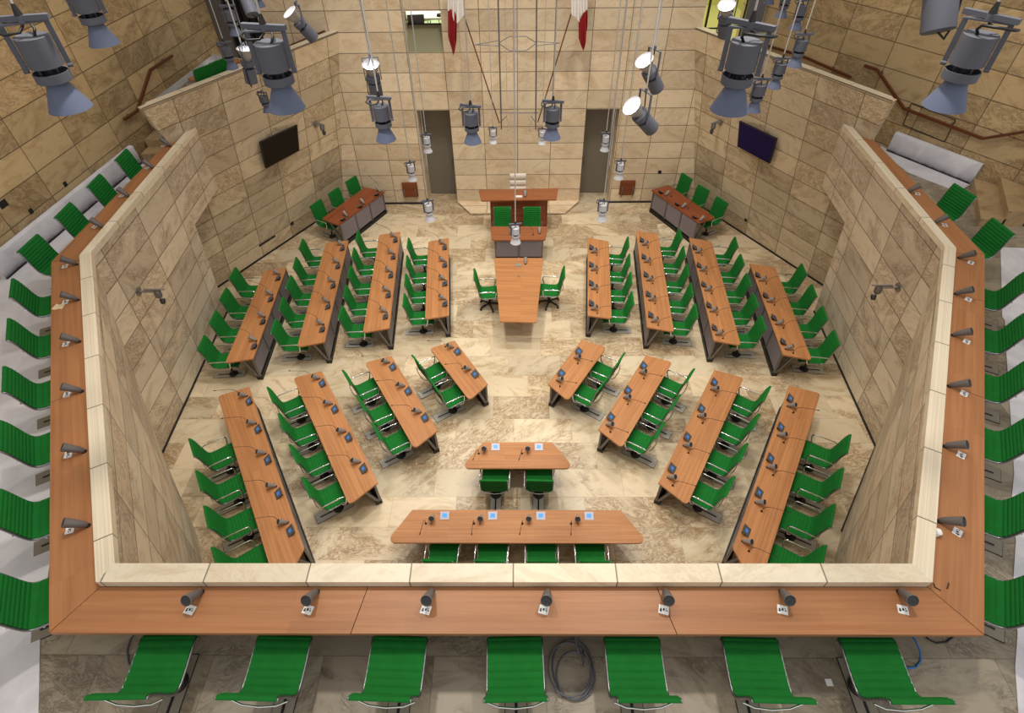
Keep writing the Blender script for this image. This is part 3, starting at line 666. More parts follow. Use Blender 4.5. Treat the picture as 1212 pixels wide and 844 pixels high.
# central table: members sit at its two long sides
D = desk([(584.6, 305.2), (643, 305.2), (634.8, 381.5), (591.8, 380.5)], 2, 'central_table', 'tapering wooden table in the middle aisle, wide end towards the dais', radii=(.05, .05))
MB().box(-.25, .25, D['y0']+.95, D['y1']-.35, 0, .06).build('base', 'black', D['t']); MB().box(-.22, .22, D['y0']+1.1, D['y1']-.5, .06, ZD-.03).build('pedestal', 'steel', D['t'])
q = at(621.9, 311.5, ZD); SPK.place(q, PI, 'grey conical loudspeaker at the wide end of the tapering table', 'loudspeaker', 'conical loudspeakers on the benches')
q = at(613.7, 314, ZD); o = MB().box(-.085, .085, -.06, .06, 0, .012).build('socket_plate', 'plateg', loc=q); tag(o, 'flat grey rectangular plate at the wide end of the tapering table', 'plate')
q = at(613.7, 327.5, ZD); o = MB().lathe([(.03, 0), (.03, .004), (.02, .006)], n=16).build('cable_grommet', 'alu', loc=q); tag(o, 'small round metal grommet in the tapering table', 'grommet')
for (u, v, f, nm) in ((580, 346, (1, 0), 'left'), (649.5, 343.5, (-1, 0), 'right')):
    q = at(u, v, .45); CH_SWIV.place((q.x, q.y, 0), ang(f)+(.06 if f[0] > 0 else -.04), 'green swivel chair with five castors, %s side of the tapering table' % nm, 'chair', 'swivel chairs at the tapering table')
# clerks' desk and presiding bench (their seats face the chamber)
D = desk([(645.8, 283.7), (582.3, 284.2), (580, 268), (647.8, 268)], 2, 'clerk_desk', 'small wooden clerks desk with two grey front panels, before the dais', top='woodm', radii=(.01, .06))
bench_frame(D, 2, inset=.08)
for (u, v, l) in ((638.5, 275.5, 'right'), (604.5, 276.5, 'left')):
    SPK.place(at(u, v, ZD), D['rz'], 'grey conical loudspeaker at the %s half of the clerks desk' % l, 'loudspeaker', 'conical loudspeakers on the benches')
MIC.place(at(631, 278, ZD), D['rz']+1.2, 'black gooseneck microphone bent low on the clerks desk', 'microphone', 'microphones on the benches')
o = MB().lathe([(.028, 0), (.028, .004), (.018, .006)], n=16).build('cable_grommet', 'alu', loc=at(596.7, 278.3, ZD)); tag(o, 'small round metal grommet in the clerks desk', 'grommet')
for (u, l) in ((594.5, 'left'), (629.8, 'right')):
    b = at(u, 245.5, 1.015); CH_FLOOR.place((b.x, b.y-.37, 0), PI, 'green armchair on the %s, facing the chamber from the clerks desk' % l, 'chair', 'clerks chairs')
zp = 1.18
D = desk([(658.5, 236.2), (569.5, 237.5), (566.5, 224.8), (661, 222.5)], 2, 'presiding_bench', 'raised reddish wooden presiding bench on the dais, overhanging top', top='woodm', z=zp, radii=(.03, .05))
t = D['t']; w = .80
MB().box(-w, w, D['y1']-.16, D['y1']-.12, .05, zp-.034).build('front_panel', 'woodr', t)
for s in (-1, 1): MB().box(s*w-.02, s*w+.02, D['y0']+.05, D['y1']-.12, .15, zp-.034).build('side_panel', 'woodr', t)
o = MB().box(-.10, .10, -.045, .045, 0, .02).build('name_plate_holder', 'white', loc=at(614, 233, zp)); tag(o, 'small white plate lying on the presiding bench', 'plate')
SPK.place(at(621.6, 232.2, zp), PI, 'grey conical loudspeaker on the raised presiding bench', 'loudspeaker', 'conical loudspeakers on the benches')
# high-backed white chair
q = at(613, 206, 1.62); cx_, cy_ = q.x, q.y
t = empty('high_back_chair', (cx_, min(cy_, YF-.14), .15), PI); tag(t, 'high backed white leather chair with three padded rolls behind presiding bench', 'chair')
def pad(x0, x1, y0, y1, z0, z1):
    m = MB(); rows = []
    for k in range(9):
        a = k/8; s = math.sin(PI*a)**.4 if 0 < a < 1 else .0; zz = z0+(z1-z0)*a
        h = (y1-y0)/2*max(s, .25); yc = (y0+y1)/2
        rows.append([(x0, yc-h*.7, zz), (x0*.9, yc-h, zz), (x1*.9, yc-h, zz), (x1, yc-h*.7, zz), (x1, yc+h*.7, zz), (x1*.9, yc+h, zz), (x0*.9, yc+h, zz), (x0, yc+h*.7, zz)])
    m.grid(rows, closed=True); m.face(rows[0][::-1]); m.face(rows[-1]); return m
for k in range(3): pad(-.235, .235, -.05, .04, .92+k*.19, 1.10+k*.19).build('back_cushion', 'leather', t)
pad(-.235, .235, -.03, .03, .5, .92).build('backrest', 'leather', t)
MB().box(-.24, .24, 0, .40, .42, .50).build('seat', 'leather', t); MB().cyl((0, .2, .05), (0, .2, .42), .03).lathe([(.22, 0), (.2, .03), (.04, .06)], (0, .2, 0)).build('pedestal', 'alu', t)
for s in (-1, 1): MB().box(s*.25-.02, s*.25+.02, .02, .36, .62, .66).box(s*.25-.015, s*.25+.015, .04, .07, .45, .62).build('armrest', 'alu', t)

# ------------------------------------------------------------------ gallery desks
ZG = 4.10
def board(pts, label, grp='boards of the gallery desk', d=None):
    P = ccw([tuple(p) for p in pts]); 
    E = max(((Vector(P[i])-Vector(P[i-1])) for i in range(len(P))), key=lambda v: v.length).normalized(); o = Vector(P[0])
    uvf = lambda x, y: ((Vector((x, y))-o).dot(E), (Vector((x, y))-o).dot(Vector((-E.y, E.x))))
    c = Vector((0, 0))
    m = MB().prism(P, ZG-.05, ZG, uvf=uvf); ob = m.build('gallery_desk', 'woodg'); tag(ob, label, 'desk', grp); 
    return ob
def pin(px): return Vector(V2(at(px[0], px[1], ZG)))
GAP = .004
# desk line: inner edge hugs the coping, outer edge towards the chairs
DL_o = [Vector((-7.50, 12.05)), Vector((-7.53, 7.45)), Vector((-4.25, 1.775)), Vector((4.18, 1.79)), Vector((7.45, 7.53)), Vector((7.46, 12.0))]
DL_i = [Vector((-7.215, 12.15)), Vector((-7.045, 7.49)), Vector((-3.995, 2.195)), Vector((3.895, 2.215)), Vector((6.975, 7.57)), Vector((7.165, 12.1))]
def seg(i, t0, t1, label, end0=None, end1=None):
    a, b = DL_o[i], DL_o[i+1]; c, d = DL_i[i], DL_i[i+1]
    L = (b-a).length; g = GAP/L
    t0 += g; t1 -= g
    board([a.lerp(b, t0), a.lerp(b, t1), c.lerp(d, t1), c.lerp(d, t0)], label)
seg(2, 0, .327, 'near gallery desk board, left third, mitred at near left corner')
seg(2, .327, .676, 'near gallery desk board, long middle piece with three loudspeakers')
seg(2, .676, 1, 'near gallery desk board, right third, mitred at near right corner')
seg(1, 0, .19, 'left gallery desk board, shortest piece with a torn paper on it')
seg(1, .19, .52, 'left gallery desk board, middle piece of the straight side')
seg(1, .52, 1, 'left gallery desk board, long piece ending at near left mitre')
seg(0, 0, 1, 'left gallery desk board, far slanted piece towards the screen wall')
seg(3, .80, 1, 'right gallery desk board, short piece next to slanted far piece')
seg(3, .48, .80, 'right gallery desk board, middle piece of the straight side')
seg(3, 0, .48, 'right gallery desk board, long piece ending at near right mitre')
seg(4, 0, 1, 'right gallery desk board, far slanted piece towards the screen wall')
# support under the desk
for i in range(5):
    a, b = DL_o[i].lerp(DL_i[i], .55), DL_o[i+1].lerp(DL_i[i+1], .55)
    o = MB().beam((a.x, a.y, ZG-.16), (b.x, b.y, ZG-.16), .05, .21).build('desk_support', 'dark'); tag(o, 'dark steel support under the %s' % ['slanted far left desk board', 'left gallery desk', 'near gallery desk', 'right gallery desk', 'slanted far right desk board'][i], 'support')
    m = MB(); L = (b-a).length; n = max(2, int(L/1.6)); din = (DL_i[i]-DL_o[i]).normalized()*.22
for i in range(8):
    x = -3.6+i*1.05; o = MB().beam((x, 2.03, GF), (x, 2.10, ZG-.05), .05, .06, up=(1, 0, 0)).build('desk_bracket', 'steel'); tag(o, 'grey steel bracket under near gallery desk, %s from left' % (ORD+['eighth'])[i], 'bracket', 'brackets under near gallery desk')
# stations
def plate():
    t = empty('headset_socket')
    MB().box(-.062, .062, -.055, .055, 0, .006).build('plate', 'white', t); t.scale = (.74, .74, 1)
    MB().box(-.010, .010, -.012, .016, .006, .009).box(-.045, -.028, -.004, .010, .006, .009).box(.026, .046, -.012, -.002, .006, .009).box(.024, .034, .010, .020, .006, .009).lathe([(.012, 0), (.012, .005)], (-.036, -.018, .006), n=10).build('marks', 'black', t)
    return t
PLT = Proto(plate())
CHG = Proto(make_chair('gallery_chair', arms=False, w2=.25, rib=.066, rec=.085))
def gal_station(p, f, where):
    """p on the desk top (socket plate), f faces the chamber"""
    rz = ang(f); fv = Vector(f).normalized(); rt = Vector((fv.y, -fv.x))
    PLT.place((p.x, p.y, ZG), rz-.25, 'small white socket plate, %s' % where, 'socket', 'socket plates on gallery desk')
    q = Vector((p.x, p.y))+fv*.11+rt*.035
    SPKG.place((q.x, q.y, ZG), rz-.15, 'dark grey cylindrical loudspeaker, %s' % where, 'loudspeaker', 'loudspeakers on gallery desk')
N7 = ['leftmost', 'second from left', 'third from left', 'middle one', 'third from right', 'second from right', 'rightmost']
for i, u in enumerate((225, 364.5, 504, 643.5, 785.5, 926, 1068.5)):
    p = at(u, 722, ZG); gal_station(p, (0, 1), '%s on near gallery desk' % N7[i])
for i in range(7):
    x = -3.27+i*1.088; CHG.place((x, 1.58, GF), random.uniform(-.03, .03), 'green ribbed chair under near gallery desk, %s' % N7[i], 'chair', 'chairs behind near gallery desk')
UL = (DL_o[1]-DL_o[2]).normalized(); FLn = Vector((UL.y, -UL.x)); FLn = FLn if FLn.x > 0 else -FLn
UR = (DL_o[4]-DL_o[3]).normalized(); FRn = Vector((UR.y, -UR.x)); FRn = FRn if FRn.x < 0 else -FRn
lst = [(83, 627), (81, 538.5), (79.5, 467), (78, 407.5), (77.5, 357.8), (77, 315.5)]
rst = [(1133, 630), (1137.5, 539), (1141, 466), (1144, 404.5), (1146, 354.5), (1149, 311)]
NS = ['nearest', 'second nearest', 'third nearest', 'third farthest', 'second farthest', 'farthest']
for i, q in enumerate(lst): gal_station(at(*q, ZG), FLn, '%s on straight left gallery desk' % NS[i])
for i, q in enumerate(rst): gal_station(at(*q, ZG), FRn, '%s on straight right gallery desk' % NS[i])
def inline(base, U, F, s, name, grp, jit=.04):
    pass
for i, v in enumerate((710, 610, 529, 465, 408, 361)):
    p = at(57, v, GF+.45); p = Vector((p.x, p.y)); p = p-FLn*(p-DL_o[1]).dot(FLn); q = p-FLn*.06
    CHG.place((q.x, q.y, GF), ang(FLn)+random.uniform(-.04, .04), 'green ribbed chair at straight left gallery desk, %s' % NS[i], 'chair', 'chairs behind left gallery desk')
for i, v in enumerate((705, 606, 523, 456, 401, 352)):
    p = at(1164, v, GF+.45); p = Vector((p.x, p.y)); p = p-FRn*(p-DL_o[4]).dot(FRn); q = p-FRn*.06
    CHG.place((q.x, q.y, GF), ang(FRn)+random.uniform(-.04, .04), 'green ribbed chair at straight right gallery desk, %s' % NS[i], 'chair', 'chairs behind right gallery desk')
NA = ['nearest', 'second nearest', 'second farthest', 'farthest']
for i, Y in enumerate((7.75, 8.78, 9.82, 10.86)):
    CHG.place((-7.60, Y-.05, GF), ang((1, 0))+random.uniform(-.05, .05), 'green ribbed chair at slanted far left gallery desk, %s' % NA[i], 'chair', 'chairs behind left gallery desk')
for i, (Y, dx) in enumerate(((8.05, 0), (9.15, .02))):
    CHG.place((7.58+dx, Y-.05, GF), ang((-1, 0))+(.12, .25)[i], 'green ribbed chair at slanted far right gallery desk, %s' % ['nearest', 'farthest'][i], 'chair', 'chairs behind right gallery desk')
for i, q in enumerate(((144, 232), (112.5, 268.5), (174, 199), (193.5, 172.5))):
    gal_station(at(*q, ZG), (1, 0), '%s on slanted far left desk' % ['second nearest', 'nearest', 'second farthest', 'farthest'][i])
for i, q in enumerate(((1086, 229.5), (1118, 266.5))):
    gal_station(at(*q, ZG), (-1, 0), '%s on slanted far right desk' % ['farther one', 'nearer one'][i])
# torn paper and crumpled paper
q = at(69.5, 363, ZG); m = MB(); pts = [(-.075, -.06), (-.02, -.075), (.03, -.05), (.08, -.055), (.07, .04), (.035, .07), (-.03, .05), (-.07, .06)]
m.prism(pts, 0.0, .004); m.box(-.04, .03, -.02, .02, .004, .008); o = m.build('torn_paper', 'paper', loc=q); tag(o, 'torn beige paper scrap lying on the left gallery desk', 'paper')
q = at(1107.5, 632, ZG+.0); m = MB(); rows = []
for i in range(7):
    a = PI*i/6; rows.append([(.045*math.sin(a)*math.cos(b)*random.uniform(.7, 1.25), .045*math.sin(a)*math.sin(b)*random.uniform(.7, 1.25), .036-.036*math.cos(a)*1) for b in [2*PI*k/9 for k in range(9)]])
m.grid(rows, closed=True, sm=False); o = m.build('crumpled_paper', 'white', loc=(q.x, q.y, ZG)); tag(o, 'crumpled white paper ball on right gallery desk against the coping', 'paper')
# loose cable ends on the near right corner of the desk
o = MB().tube([at(1105, 690, ZG+.004), at(1106.5, 695, ZG+.006), at(1113.5, 699, ZG+.004)], .005, 5).build('cable_end', 'dark'); tag(o, 'short curved dark cable end on near right desk corner', 'cable')
o = MB().tube([at(1123, 690, ZG+.004), at(1122.4, 693, ZG+.008), at(1121, 697, ZG+.004)], .005, 5).build('cable_end', 'dark'); tag(o, 'short straight dark cable end on near right desk corner', 'cable')

# ------------------------------------------------------------------ protective sheets, cables, steps
def sheet(px, z, name, label, cat='sheet'):
    P = ccw([V2(at(u, v, z)) for u, v in px]); o = MB().prism(P, z-.001+.002, z+.006).build(name, 'sheet'); tag(o, label, cat); return o
P = ccw([(WL(-1), -1), (-5.0, -1)] + [V2(at(u, v, GF)) for u, v in ((46, 844), (47, 790), (48, 752))] + [(-6.0, 4.75), (-7.60, 7.3), (-7.7, 8.8), (-7.75, 11.6), (WL(12.2), 12.2)])
P = [(-9.9, -1), (-5.0, -1), V2(at(46, 844, GF)), V2(at(48, 752, GF)), (-5.75, 3.9), (-6.9, 5.9), (-7.66, 7.3), (-7.75, 11.5), (-8.7, 12.3), (WL(8), 8)]
o = MB().prism(ccw(P), GF+.001, GF+.008).build('protective_sheet', 'sheet'); tag(o, 'white protective sheet covering the left gallery floor under the chairs', 'sheet')
P = [V2(at(u, v, GF)) for u, v in ((1184, 293), (1214, 294), (1260, 500), (1290, 844), (1205, 846), (1201, 790), (1204, 750), (1198, 700), (1202, 640), (1196, 600), (1200, 560), (1191, 420), (1189, 380), (1186, 375))]
o = MB().prism(ccw(P), GF+.001, GF+.008).build('protective_sheet', 'sheet'); tag(o, 'white protective sheet on right gallery floor behind the green chairs', 'sheet')
P = [V2(at(u, v, GF)) for u, v in ((1042, 172), (1058, 181), (1151, 217), (1141, 223), (1131, 226), (1112, 219), (1096, 213), (1074, 204), (1058, 192), (1042, 180))]
o = MB().prism(ccw(P), GF+.001, GF+.008).build('protective_sheet', 'sheet'); tag(o, 'strip of white sheet on right gallery floor at foot of wall', 'sheet')
# wrapped plinth at the foot of the outer walls
def plinth(a, b, h, label, n=30, side=1):
    a, b = Vector(a), Vector(b); d = (b-a).normalized(); nn = Vector((d.y, -d.x))*side
    rows = []
    for i in range(n+1):
        p = a.lerp(b, i/n); w = .006*math.sin(i*2.1)+.004*math.sin(i*5.3)
        q = [(0.0, 0.0), (.10+w, 0.0), (.095+w, h*.5), (.09-w, h-.02), (.07, h), (0.0, h+.01)]
        rows.append([(p.x+nn.x*k, p.y+nn.y*k, GF+z) for k, z in q])
    o = MB().grid(rows, sm=True).face(rows[0]).face(rows[-1][::-1]).build('wrapped_plinth', 'sheet'); tag(o, label, 'plinth'); 
    L = MB().beam((a.x+nn.x*.11, a.y+nn.y*.11, GF+.012), (b.x+nn.x*.11, b.y+nn.y*.11, GF+.012), .03, .024).build('seam', 'dark', o)
    return o
plinth((WL(7.9)+.02, 7.9), (WL(12.2)+.02, 12.2), .42, 'plinth wrapped in white sheet along the left outer wall', side=1)
q1 = (WR(12.6)-.03, 12.6); q2 = (WR(11.05)-.03, 11.05)
plinth(q1, q2, .42, 'plinth wrapped in white sheet below the right handrail', side=1)
# steps up on the right
t = empty('stair_flight', (0, 0, 0)); tag(t, 'brown stone steps climbing along the right outer wall', 'steps')
for k in range(5):
    x = 8.78+k*.42; h = GF+.16*(k+1)
    yb = 9.40; P = [(x, yb), (x+2.3, yb), (x+2.3, 10.2), (x+.9, 11.3), (x+.72, 11.1)]
    def wl(x0): return min(10.95, 9.4+(WR(9.4)-.06-x0)/(.471+.6714)) if x0 < WR(9.4) else 9.42
    xe = x+.46; y1, y2 = wl(x), wl(xe)
    P = [(x, yb), (xe, yb), (xe+.471*(y2-9.4), y2), (x+.471*(y1-9.4), y1)]
    m = MB().prism(ccw(P), GF if k == 0 else GF, h); m.prism(ccw([(x-.02, yb), (x+.02, yb), (x+.02+.471*(y1-9.4), y1), (x-.02+.471*(y1-9.4), y1)]), h-.03, h+.002); m.build('step', 'steps', t)
# steps beside the screen walls (small, far)
for s, nm, px, pts in ((-1, 'left', 0, ((178, 153), (190, 163), (199, 171), (181, 171))), (1, 'right', 0, ((1035, 160), (1042, 170), (1062, 172), (1050, 158)))):
    t = empty('stair_flight'); tag(t, 'two pale stone steps at the far end of %s gallery' % nm, 'steps')
    for k in range(2):
        x0 = (WL(12.6)+.08 if s < 0 else 7.75); x1 = (-7.75 if s < 0 else 8.10)
        y0 = 12.3+k*.35
        MB().box(x0, x1, y0, y0+.5, GF, GF+.17*(k+1)).build('step', 'steps', t)
# coiled cable and blue cable behind near chairs
pts = []
for k in range(64):
    a = 2*PI*k/20; r = .19+.035*math.sin(k*.17); pts.append(at(678, 795, GF)+Vector((.03*math.sin(k*.11)+r*math.cos(a), .03*math.cos(k*.09)+r*1.22*math.sin(a), .012+.0006*k)))
pts += [at(690, 790, GF)+Vector((0, 0, .05)), at(682, 765, GF)+Vector((0, 0, .05)), at(676, 752, GF)+Vector((0, .3, .3))]
o = MB().tube(pts, .009, 6).build('coiled_cable', 'cord'); tag(o, 'loops of dark cable on floor beneath near gallery desk, right of middle chair', 'cable')
o = MB().tube([at(u, v, GF+.01+(.0 if v > 770 else .05)) for u, v in ((1072, 745), (1082, 756), (1089, 770), (1090, 782), (1084, 790), (1070, 791), (1050, 788))], .010, 6).build('blue_cable', 'blue'); tag(o, 'bent blue cable on floor beneath the near right chair', 'cable')
o = MB().tube([at(u, v, GF+.012) for u, v in ((1094, 745), (1098, 756), (1108, 761), (1120, 760), (1128, 754))], .009, 6).build('black_cable', 'black'); tag(o, 'black cable loop on floor near the right desk corner', 'cable')
o = MB().tube([at(u, v, GF+.012) for u, v in ((163, 745), (154, 757), (150, 770), (152, 785), (158, 792))], .009, 6).build('black_cable', 'cord'); tag(o, 'thin dark cable on floor left of the leftmost near chair', 'cable')
o = MB().box(-.03, .03, -.03, .03, 0, .01).build('floor_tag', 'white', loc=at(981, 808, GF)); tag(o, 'small white square tag on floor between two near right chairs', 'tag')
# ------------------------------------------------------------------ wall mounted things
def on_wall(px, P, n, off): return hit(px[0], px[1], P+n*off, n)
def wall_tv(px, P, n, scr, label):
    q = [on_wall(p, P, n, .14) for p in px]; c = sum(q, Vector())/4
    t = empty('wall_screen', c-n*.14); q = [p-(c-n*.14) for p in q]; z = Vector()
    def slab(q, a, b):
        m = MB(); A = [p+n*a for p in q]; B = [p+n*b for p in q]; m.face(B[::-1]).face(A)
        for i in range(4): m.face([A[i], A[(i+1) % 4], B[(i+1) % 4], B[i]][::-1])
        return m
    slab(q, -.045, 0).build('frame', 'dark', t)
    cc = sum(q, Vector())/4; slab([cc+(p-cc)*.95 for p in q], 0, .004).build('screen_glass', scr, t)
    s = [cc+(p-cc)*.25 for p in q]; slab(s, -.14, -.045).build('bracket', 'black', t)
    tag(t, label, 'television'); return t
wall_tv([(308, 168.5), (352, 148), (354.5, 178), (315, 199.5)], PL, NL, 'tvs', 'dark switched off flat screen on the left slanted wall')
wall_tv([(875, 143.5), (919, 164.5), (910.5, 194), (872.5, 173.5)], PR, NR, 'tvp', 'flat screen glowing dark indigo on the right slanted wall')
def small_plate(px, P, n, sz, label, nm='wall_socket', mat='black', cat='socket'):
    c = on_wall(px, P, n, .0); up = Vector((0, 0, 1)); up = (up-n*up.dot(n)).normalized(); s = up.cross(n).normalized()
    w, h = sz; q = [(-w, -h), (w, -h), (w, h), (-w, h)]; m = MB(); A = [s*a+up*b+n*-.01 for a, b in q]; B = [s*a+up*b+n*.012 for a, b in q]; m.face(B).face(A[::-1])
    for i in range(4): m.face([A[i], A[(i+1) % 4], B[(i+1) % 4], B[i]])
    o = m.build(nm, mat, loc=c); tag(o, label, cat); return o
NFW = Vector((0, -1, 0)); PFW = Vector((0, YF, 0))
small_plate((316, 285), PL, NL, (.30, .035), 'long thin black vent slot low on the left slanted wall', 'wall_vent', 'dark', 'vent')
small_plate((912.5, 281), PR, NR, (.30, .035), 'long thin black vent slot low on the right slanted wall', 'wall_vent', 'dark', 'vent')
for px, l in (((284, 307), 'farther small square socket low on left slanted wall'), ((252.5, 328.5), 'nearer small square socket low on left slanted wall'), ((345.5, 264.5), 'small socket on left slanted wall beside the short angled bench')): small_plate(px, PL, NL, (.05, .05), l)
for px, l in (((945, 302.3), 'farther small square socket low on right slanted wall'), ((980.5, 326), 'nearer small square socket low on right slanted wall'), ((883, 260.3), 'small socket on right slanted wall beside the short angled bench')): small_plate(px, PR, NR, (.05, .05), l)
small_plate((780.8, 203.6), PFW, NFW, (.05, .05), 'small square metal frame on far wall right of the right door', mat='dark')
PWL = Vector((-8.91, 10.17, 0)); NWL = Vector((1, -.0924, 0)).normalized(); PWR = Vector((7.24, 14.61, 0)); NWR = Vector((-1, -.6714, 0)).normalized(); NWR = Vector((-.83, -.557, 0)).normalized()
for px, sz, l in (((3.5, 241.5), (.08, .06), 'dark square vent low on left outer wall at frame edge'), ((36.5, 250), (.04, .045), 'small metal socket on left outer wall, nearer of two'), ((77, 218), (.04, .045), 'small metal socket on left outer wall, farther of two')): small_plate(px, PWL, NWL, sz, l, mat='dark')
# hatch in the right outer wall
c = [hit(u, v, PWR+NWR*.012, NWR) for u, v in ((1078.5, 122.5), (1131, 141.5), (1118, 168), (1069, 147.5))]
m = MB()
for i in range(4): m.beam(c[i], c[(i+1) % 4], .014, .01)
o = m.build('wall_hatch', 'dark'); tag(o, 'rectangular stone hatch outlined in dark on right outer wall under handrail', 'hatch')
# wooden folding lecterns on the far wall
for nm, c4 in (('left', ((475, 218), (492.5, 218), (495, 233), (478, 233.5))), ('right', ((735, 215.7), (752.7, 216), (750, 231), (733, 231)))):
    q = [hit(u, v, PFW+NFW*.10, NFW) for u, v in c4]; x0, x1 = min(p.x for p in q), max(p.x for p in q); z0, z1 = min(p.z for p in q), max(p.z for p in q)
    t = empty('folding_wall_seat', ((x0+x1)/2, YF, (z0+z1)/2)); tag(t, 'reddish wooden folding seat low on far wall outside the %s door' % nm, 'seat'); w, h = (x1-x0)/2, (z1-z0)/2
    MB().box(-w+.02, w-.02, -.10, -.06, -h, h).build('seat_panel', 'woodd', t)
    MB().box(-w, w, -.06, 0, -h-.01, h+.01).build('back_panel', 'woodd', t)
    for s in (-1, 1): MB().tube([(s*(w-.06), -.03, h*.3), (s*(w-.06), -.13, h*.1), (s*(w-.06), -.14, -h*.6), (s*(w-.06), -.12, -h-.06)], .014, 6).build('bracket', 'steel', t)
# wall cameras on arms
def wall_cam(px, P, n, arm, label, side):
    c = on_wall(px, P, n, 0); a = Vector(arm); t = empty('wall_camera', c); tag(t, label, 'camera')
    MB().lathe([(.085, 0), (.085, .03), (.05, .05)], (0, 0, 0), n, 14).build('wall_mount', 'alu', t)
    MB().cyl((0, 0, 0), a*.85, .026, n=10).cyl(a*.35+Vector((0, 0, .05)), a*1.35+Vector((0, 0, .05)), .018, n=8).build('arm', 'speaker', t)
    e = a*.95; MB().lathe([(.05, 0), (.062, .03), (.062, .12), (.04, .15)], e+Vector((0, 0, .02)), Vector((0, -.15, -1)), 14).build('camera_body', 'steel', t)
    e2 = e+Vector((a.x*.15, -.05, -.14)); MB().lathe([(.045, 0), (.05, .03), (.035, .09)], e2, Vector((a.x*.4, -.5, -.4)), 14).build('lens', 'dark', t)
nD1 = Vector((1, 0, -.1)).normalized()
wall_cam((163, 345), Vector((-7.07, 8.45, 2.63)), Vector((1, .04, -.10)).normalized(), (.38, 0, 0), 'remote camera on short arm from left parapet wall', -1)
wall_cam((1064, 340), Vector((7.03, 8.45, 2.63)), Vector((-1, .04, -.10)).normalized(), (-.38, 0, 0), 'remote camera on short arm from right parapet wall', 1)
wall_cam((373, 146), PL, NL, (.22, -.12, -.02), 'small remote camera high on left slanted wall near the corner', -1)
wall_cam((853, 144), PR, NR, (-.22, -.12, -.02), 'small remote camera high on right slanted wall near the corner', 1)
# handrails
def handrail(px, P, n, label, post=()):
    pts = [on_wall(p, P, n, .09) for p in px]; t = empty('handrail', pts[0]); tag(t, label, 'handrail'); o = pts[0]; m = MB()
    for a, b in zip(pts[:-1], pts[1:]): m.beam(a-o, b-o, .05, .05, up=n)
    m.build('rail', 'rail', t)
    for k, f in post:
        p = pts[k].lerp(pts[k+1], f)-o; MB().cyl(p-n*.09, p-n*.02-Vector((0, 0, .04)), .012, n=8).lathe([(.03, 0), (.03, .012)], p-n*.09, n, 10).build('bracket', 'alu', t)
handrail([(147, 141.5), (162.5, 131), (178, 83), (204, 66)], PWL, NWL, 'reddish handrail with two bends on the left outer wall', ((0, .5), (2, .7)))
handrail([(1023, 77.5), (1038, 82.5), (1070, 128.5), (1163, 164), (1213, 156)], PWR, NWR, 'long reddish handrail with bends on the right outer wall', ((1, .1), (2, .02), (2, .6), (3, .4)))
handrail([(905, 53), (950, 66.5), (1007, 91.5)], PWR, NWR, 'straight reddish handrail behind the right coping', ((1, .6),))
handrail([(330, 60), (384.5, 37)], PFW, NFW, 'short reddish handrail on far wall behind left coping', ((0, .3),))
# ------------------------------------------------------------------ upper gallery behind the left screen wall
MB().prism(ccw([(-7.70, 12.75), (-5.5, 15.9), (-5.5, YF), (WL(YF)+.02, YF), (WL(13.3)+.02, 13.3)]), 4.0, 4.15).build('floor_upper_left', 'gfloor')['kind'] = 'structure'
MB().prism(ccw([(7.50, 12.95), (5.5, 15.9), (5.5, YF), (WR(YF)-.02, YF), (7.95, 13.4)]), 4.0, 4.15).build('floor_upper_right', 'gfloor')['kind'] = 'structure'
pa, pb = hit(178.6, 119.7, PWL+NWL*.03, NWL), hit(252, 64.4, PWL+NWL*.03, NWL)
m = MB(); m.face([(pa.x, pa.y, 4.15), (pb.x, pb.y, 4.15), pb, pa]); m.face([(pb.x, pb.y, 4.15), (-6.9, YF-.06, 4.15), (-6.9, YF-.06, pb.z), pb]); o = m.build('protective_sheet', 'sheet'); tag(o, 'white sheet hung on the wall behind the left coping', 'sheet')
Z2 = 4.86
o = MB().beam(at(226, 95, Z2), at(285, 71, Z2), .22, .04).build('rear_desk', 'wood'); tag(o, 'narrow wooden desk strip behind the left coping', 'desk')
for i, (u, v) in enumerate(((256, 92), (274, 84))):
    p = at(u, v, 5.02); q = Vector((p.x-.86*.72, p.y+.5*.72, 4.15)); CH_FLOOR.place(q, ang((-.86, .5)), 'green chair behind the left coping, %s' % ['nearer one', 'farther one'][i], 'chair', 'chairs behind left coping')
# chairs and table in the lit booth behind the small window
t = empty('booth_table', (-2.35, YF+1.35, 4.25)); tag(t, 'white table behind the small lit window', 'table')
MB().box(-.75, .75, -.35, .35, .70, .74).build('tabletop', 'white', t)
for sx in (-.7, .7):
    for sy in (-.3, .3): MB().cyl((sx, sy, 0), (sx, sy, .70), .02).build('leg', 'alu', t)
def booth_chair(x, y, rz, mat, label):
    t = empty('booth_chair', (x, y, 4.25), rz); tag(t, label, 'chair')
    MB().box(-.22, .22, -.2, .22, .43, .47).build('seat', mat, t); MB().box(-.22, .22, -.26, -.22, .50, .95).build('backrest', mat, t)
    for s in (-1, 1): MB().tube([(s*.25, -.24, .62), (s*.25, .15, .62), (s*.25, .15, .45)], .012, 6).tube([(s*.22, .2, .43), (s*.24, .22, 0)], .012, 6).tube([(s*.22, -.24, .5), (s*.24, -.28, 0)], .012, 6).build('armrest', 'dark', t)
booth_chair(-2.75, YF+2.1, PI+.3, 'lgreen', 'lime green chair behind small lit window, left one')
booth_chair(-2.0, YF+2.2, PI-1.2, 'lgreen', 'lime green chair behind small lit window, right one')
booth_chair(-2.68, YF+.78, .1, 'steel', 'grey chair close to the small lit window')
# white folders on the booth table
o = MB().box(-.12, .12, -.08, .08, 0, .05).box(.02, .1, -.05, .05, .05, .09).build('booth_console', 'black', loc=(-2.05, YF+1.2, 4.99)); tag(o, 'black console on the white table behind small window', 'console')
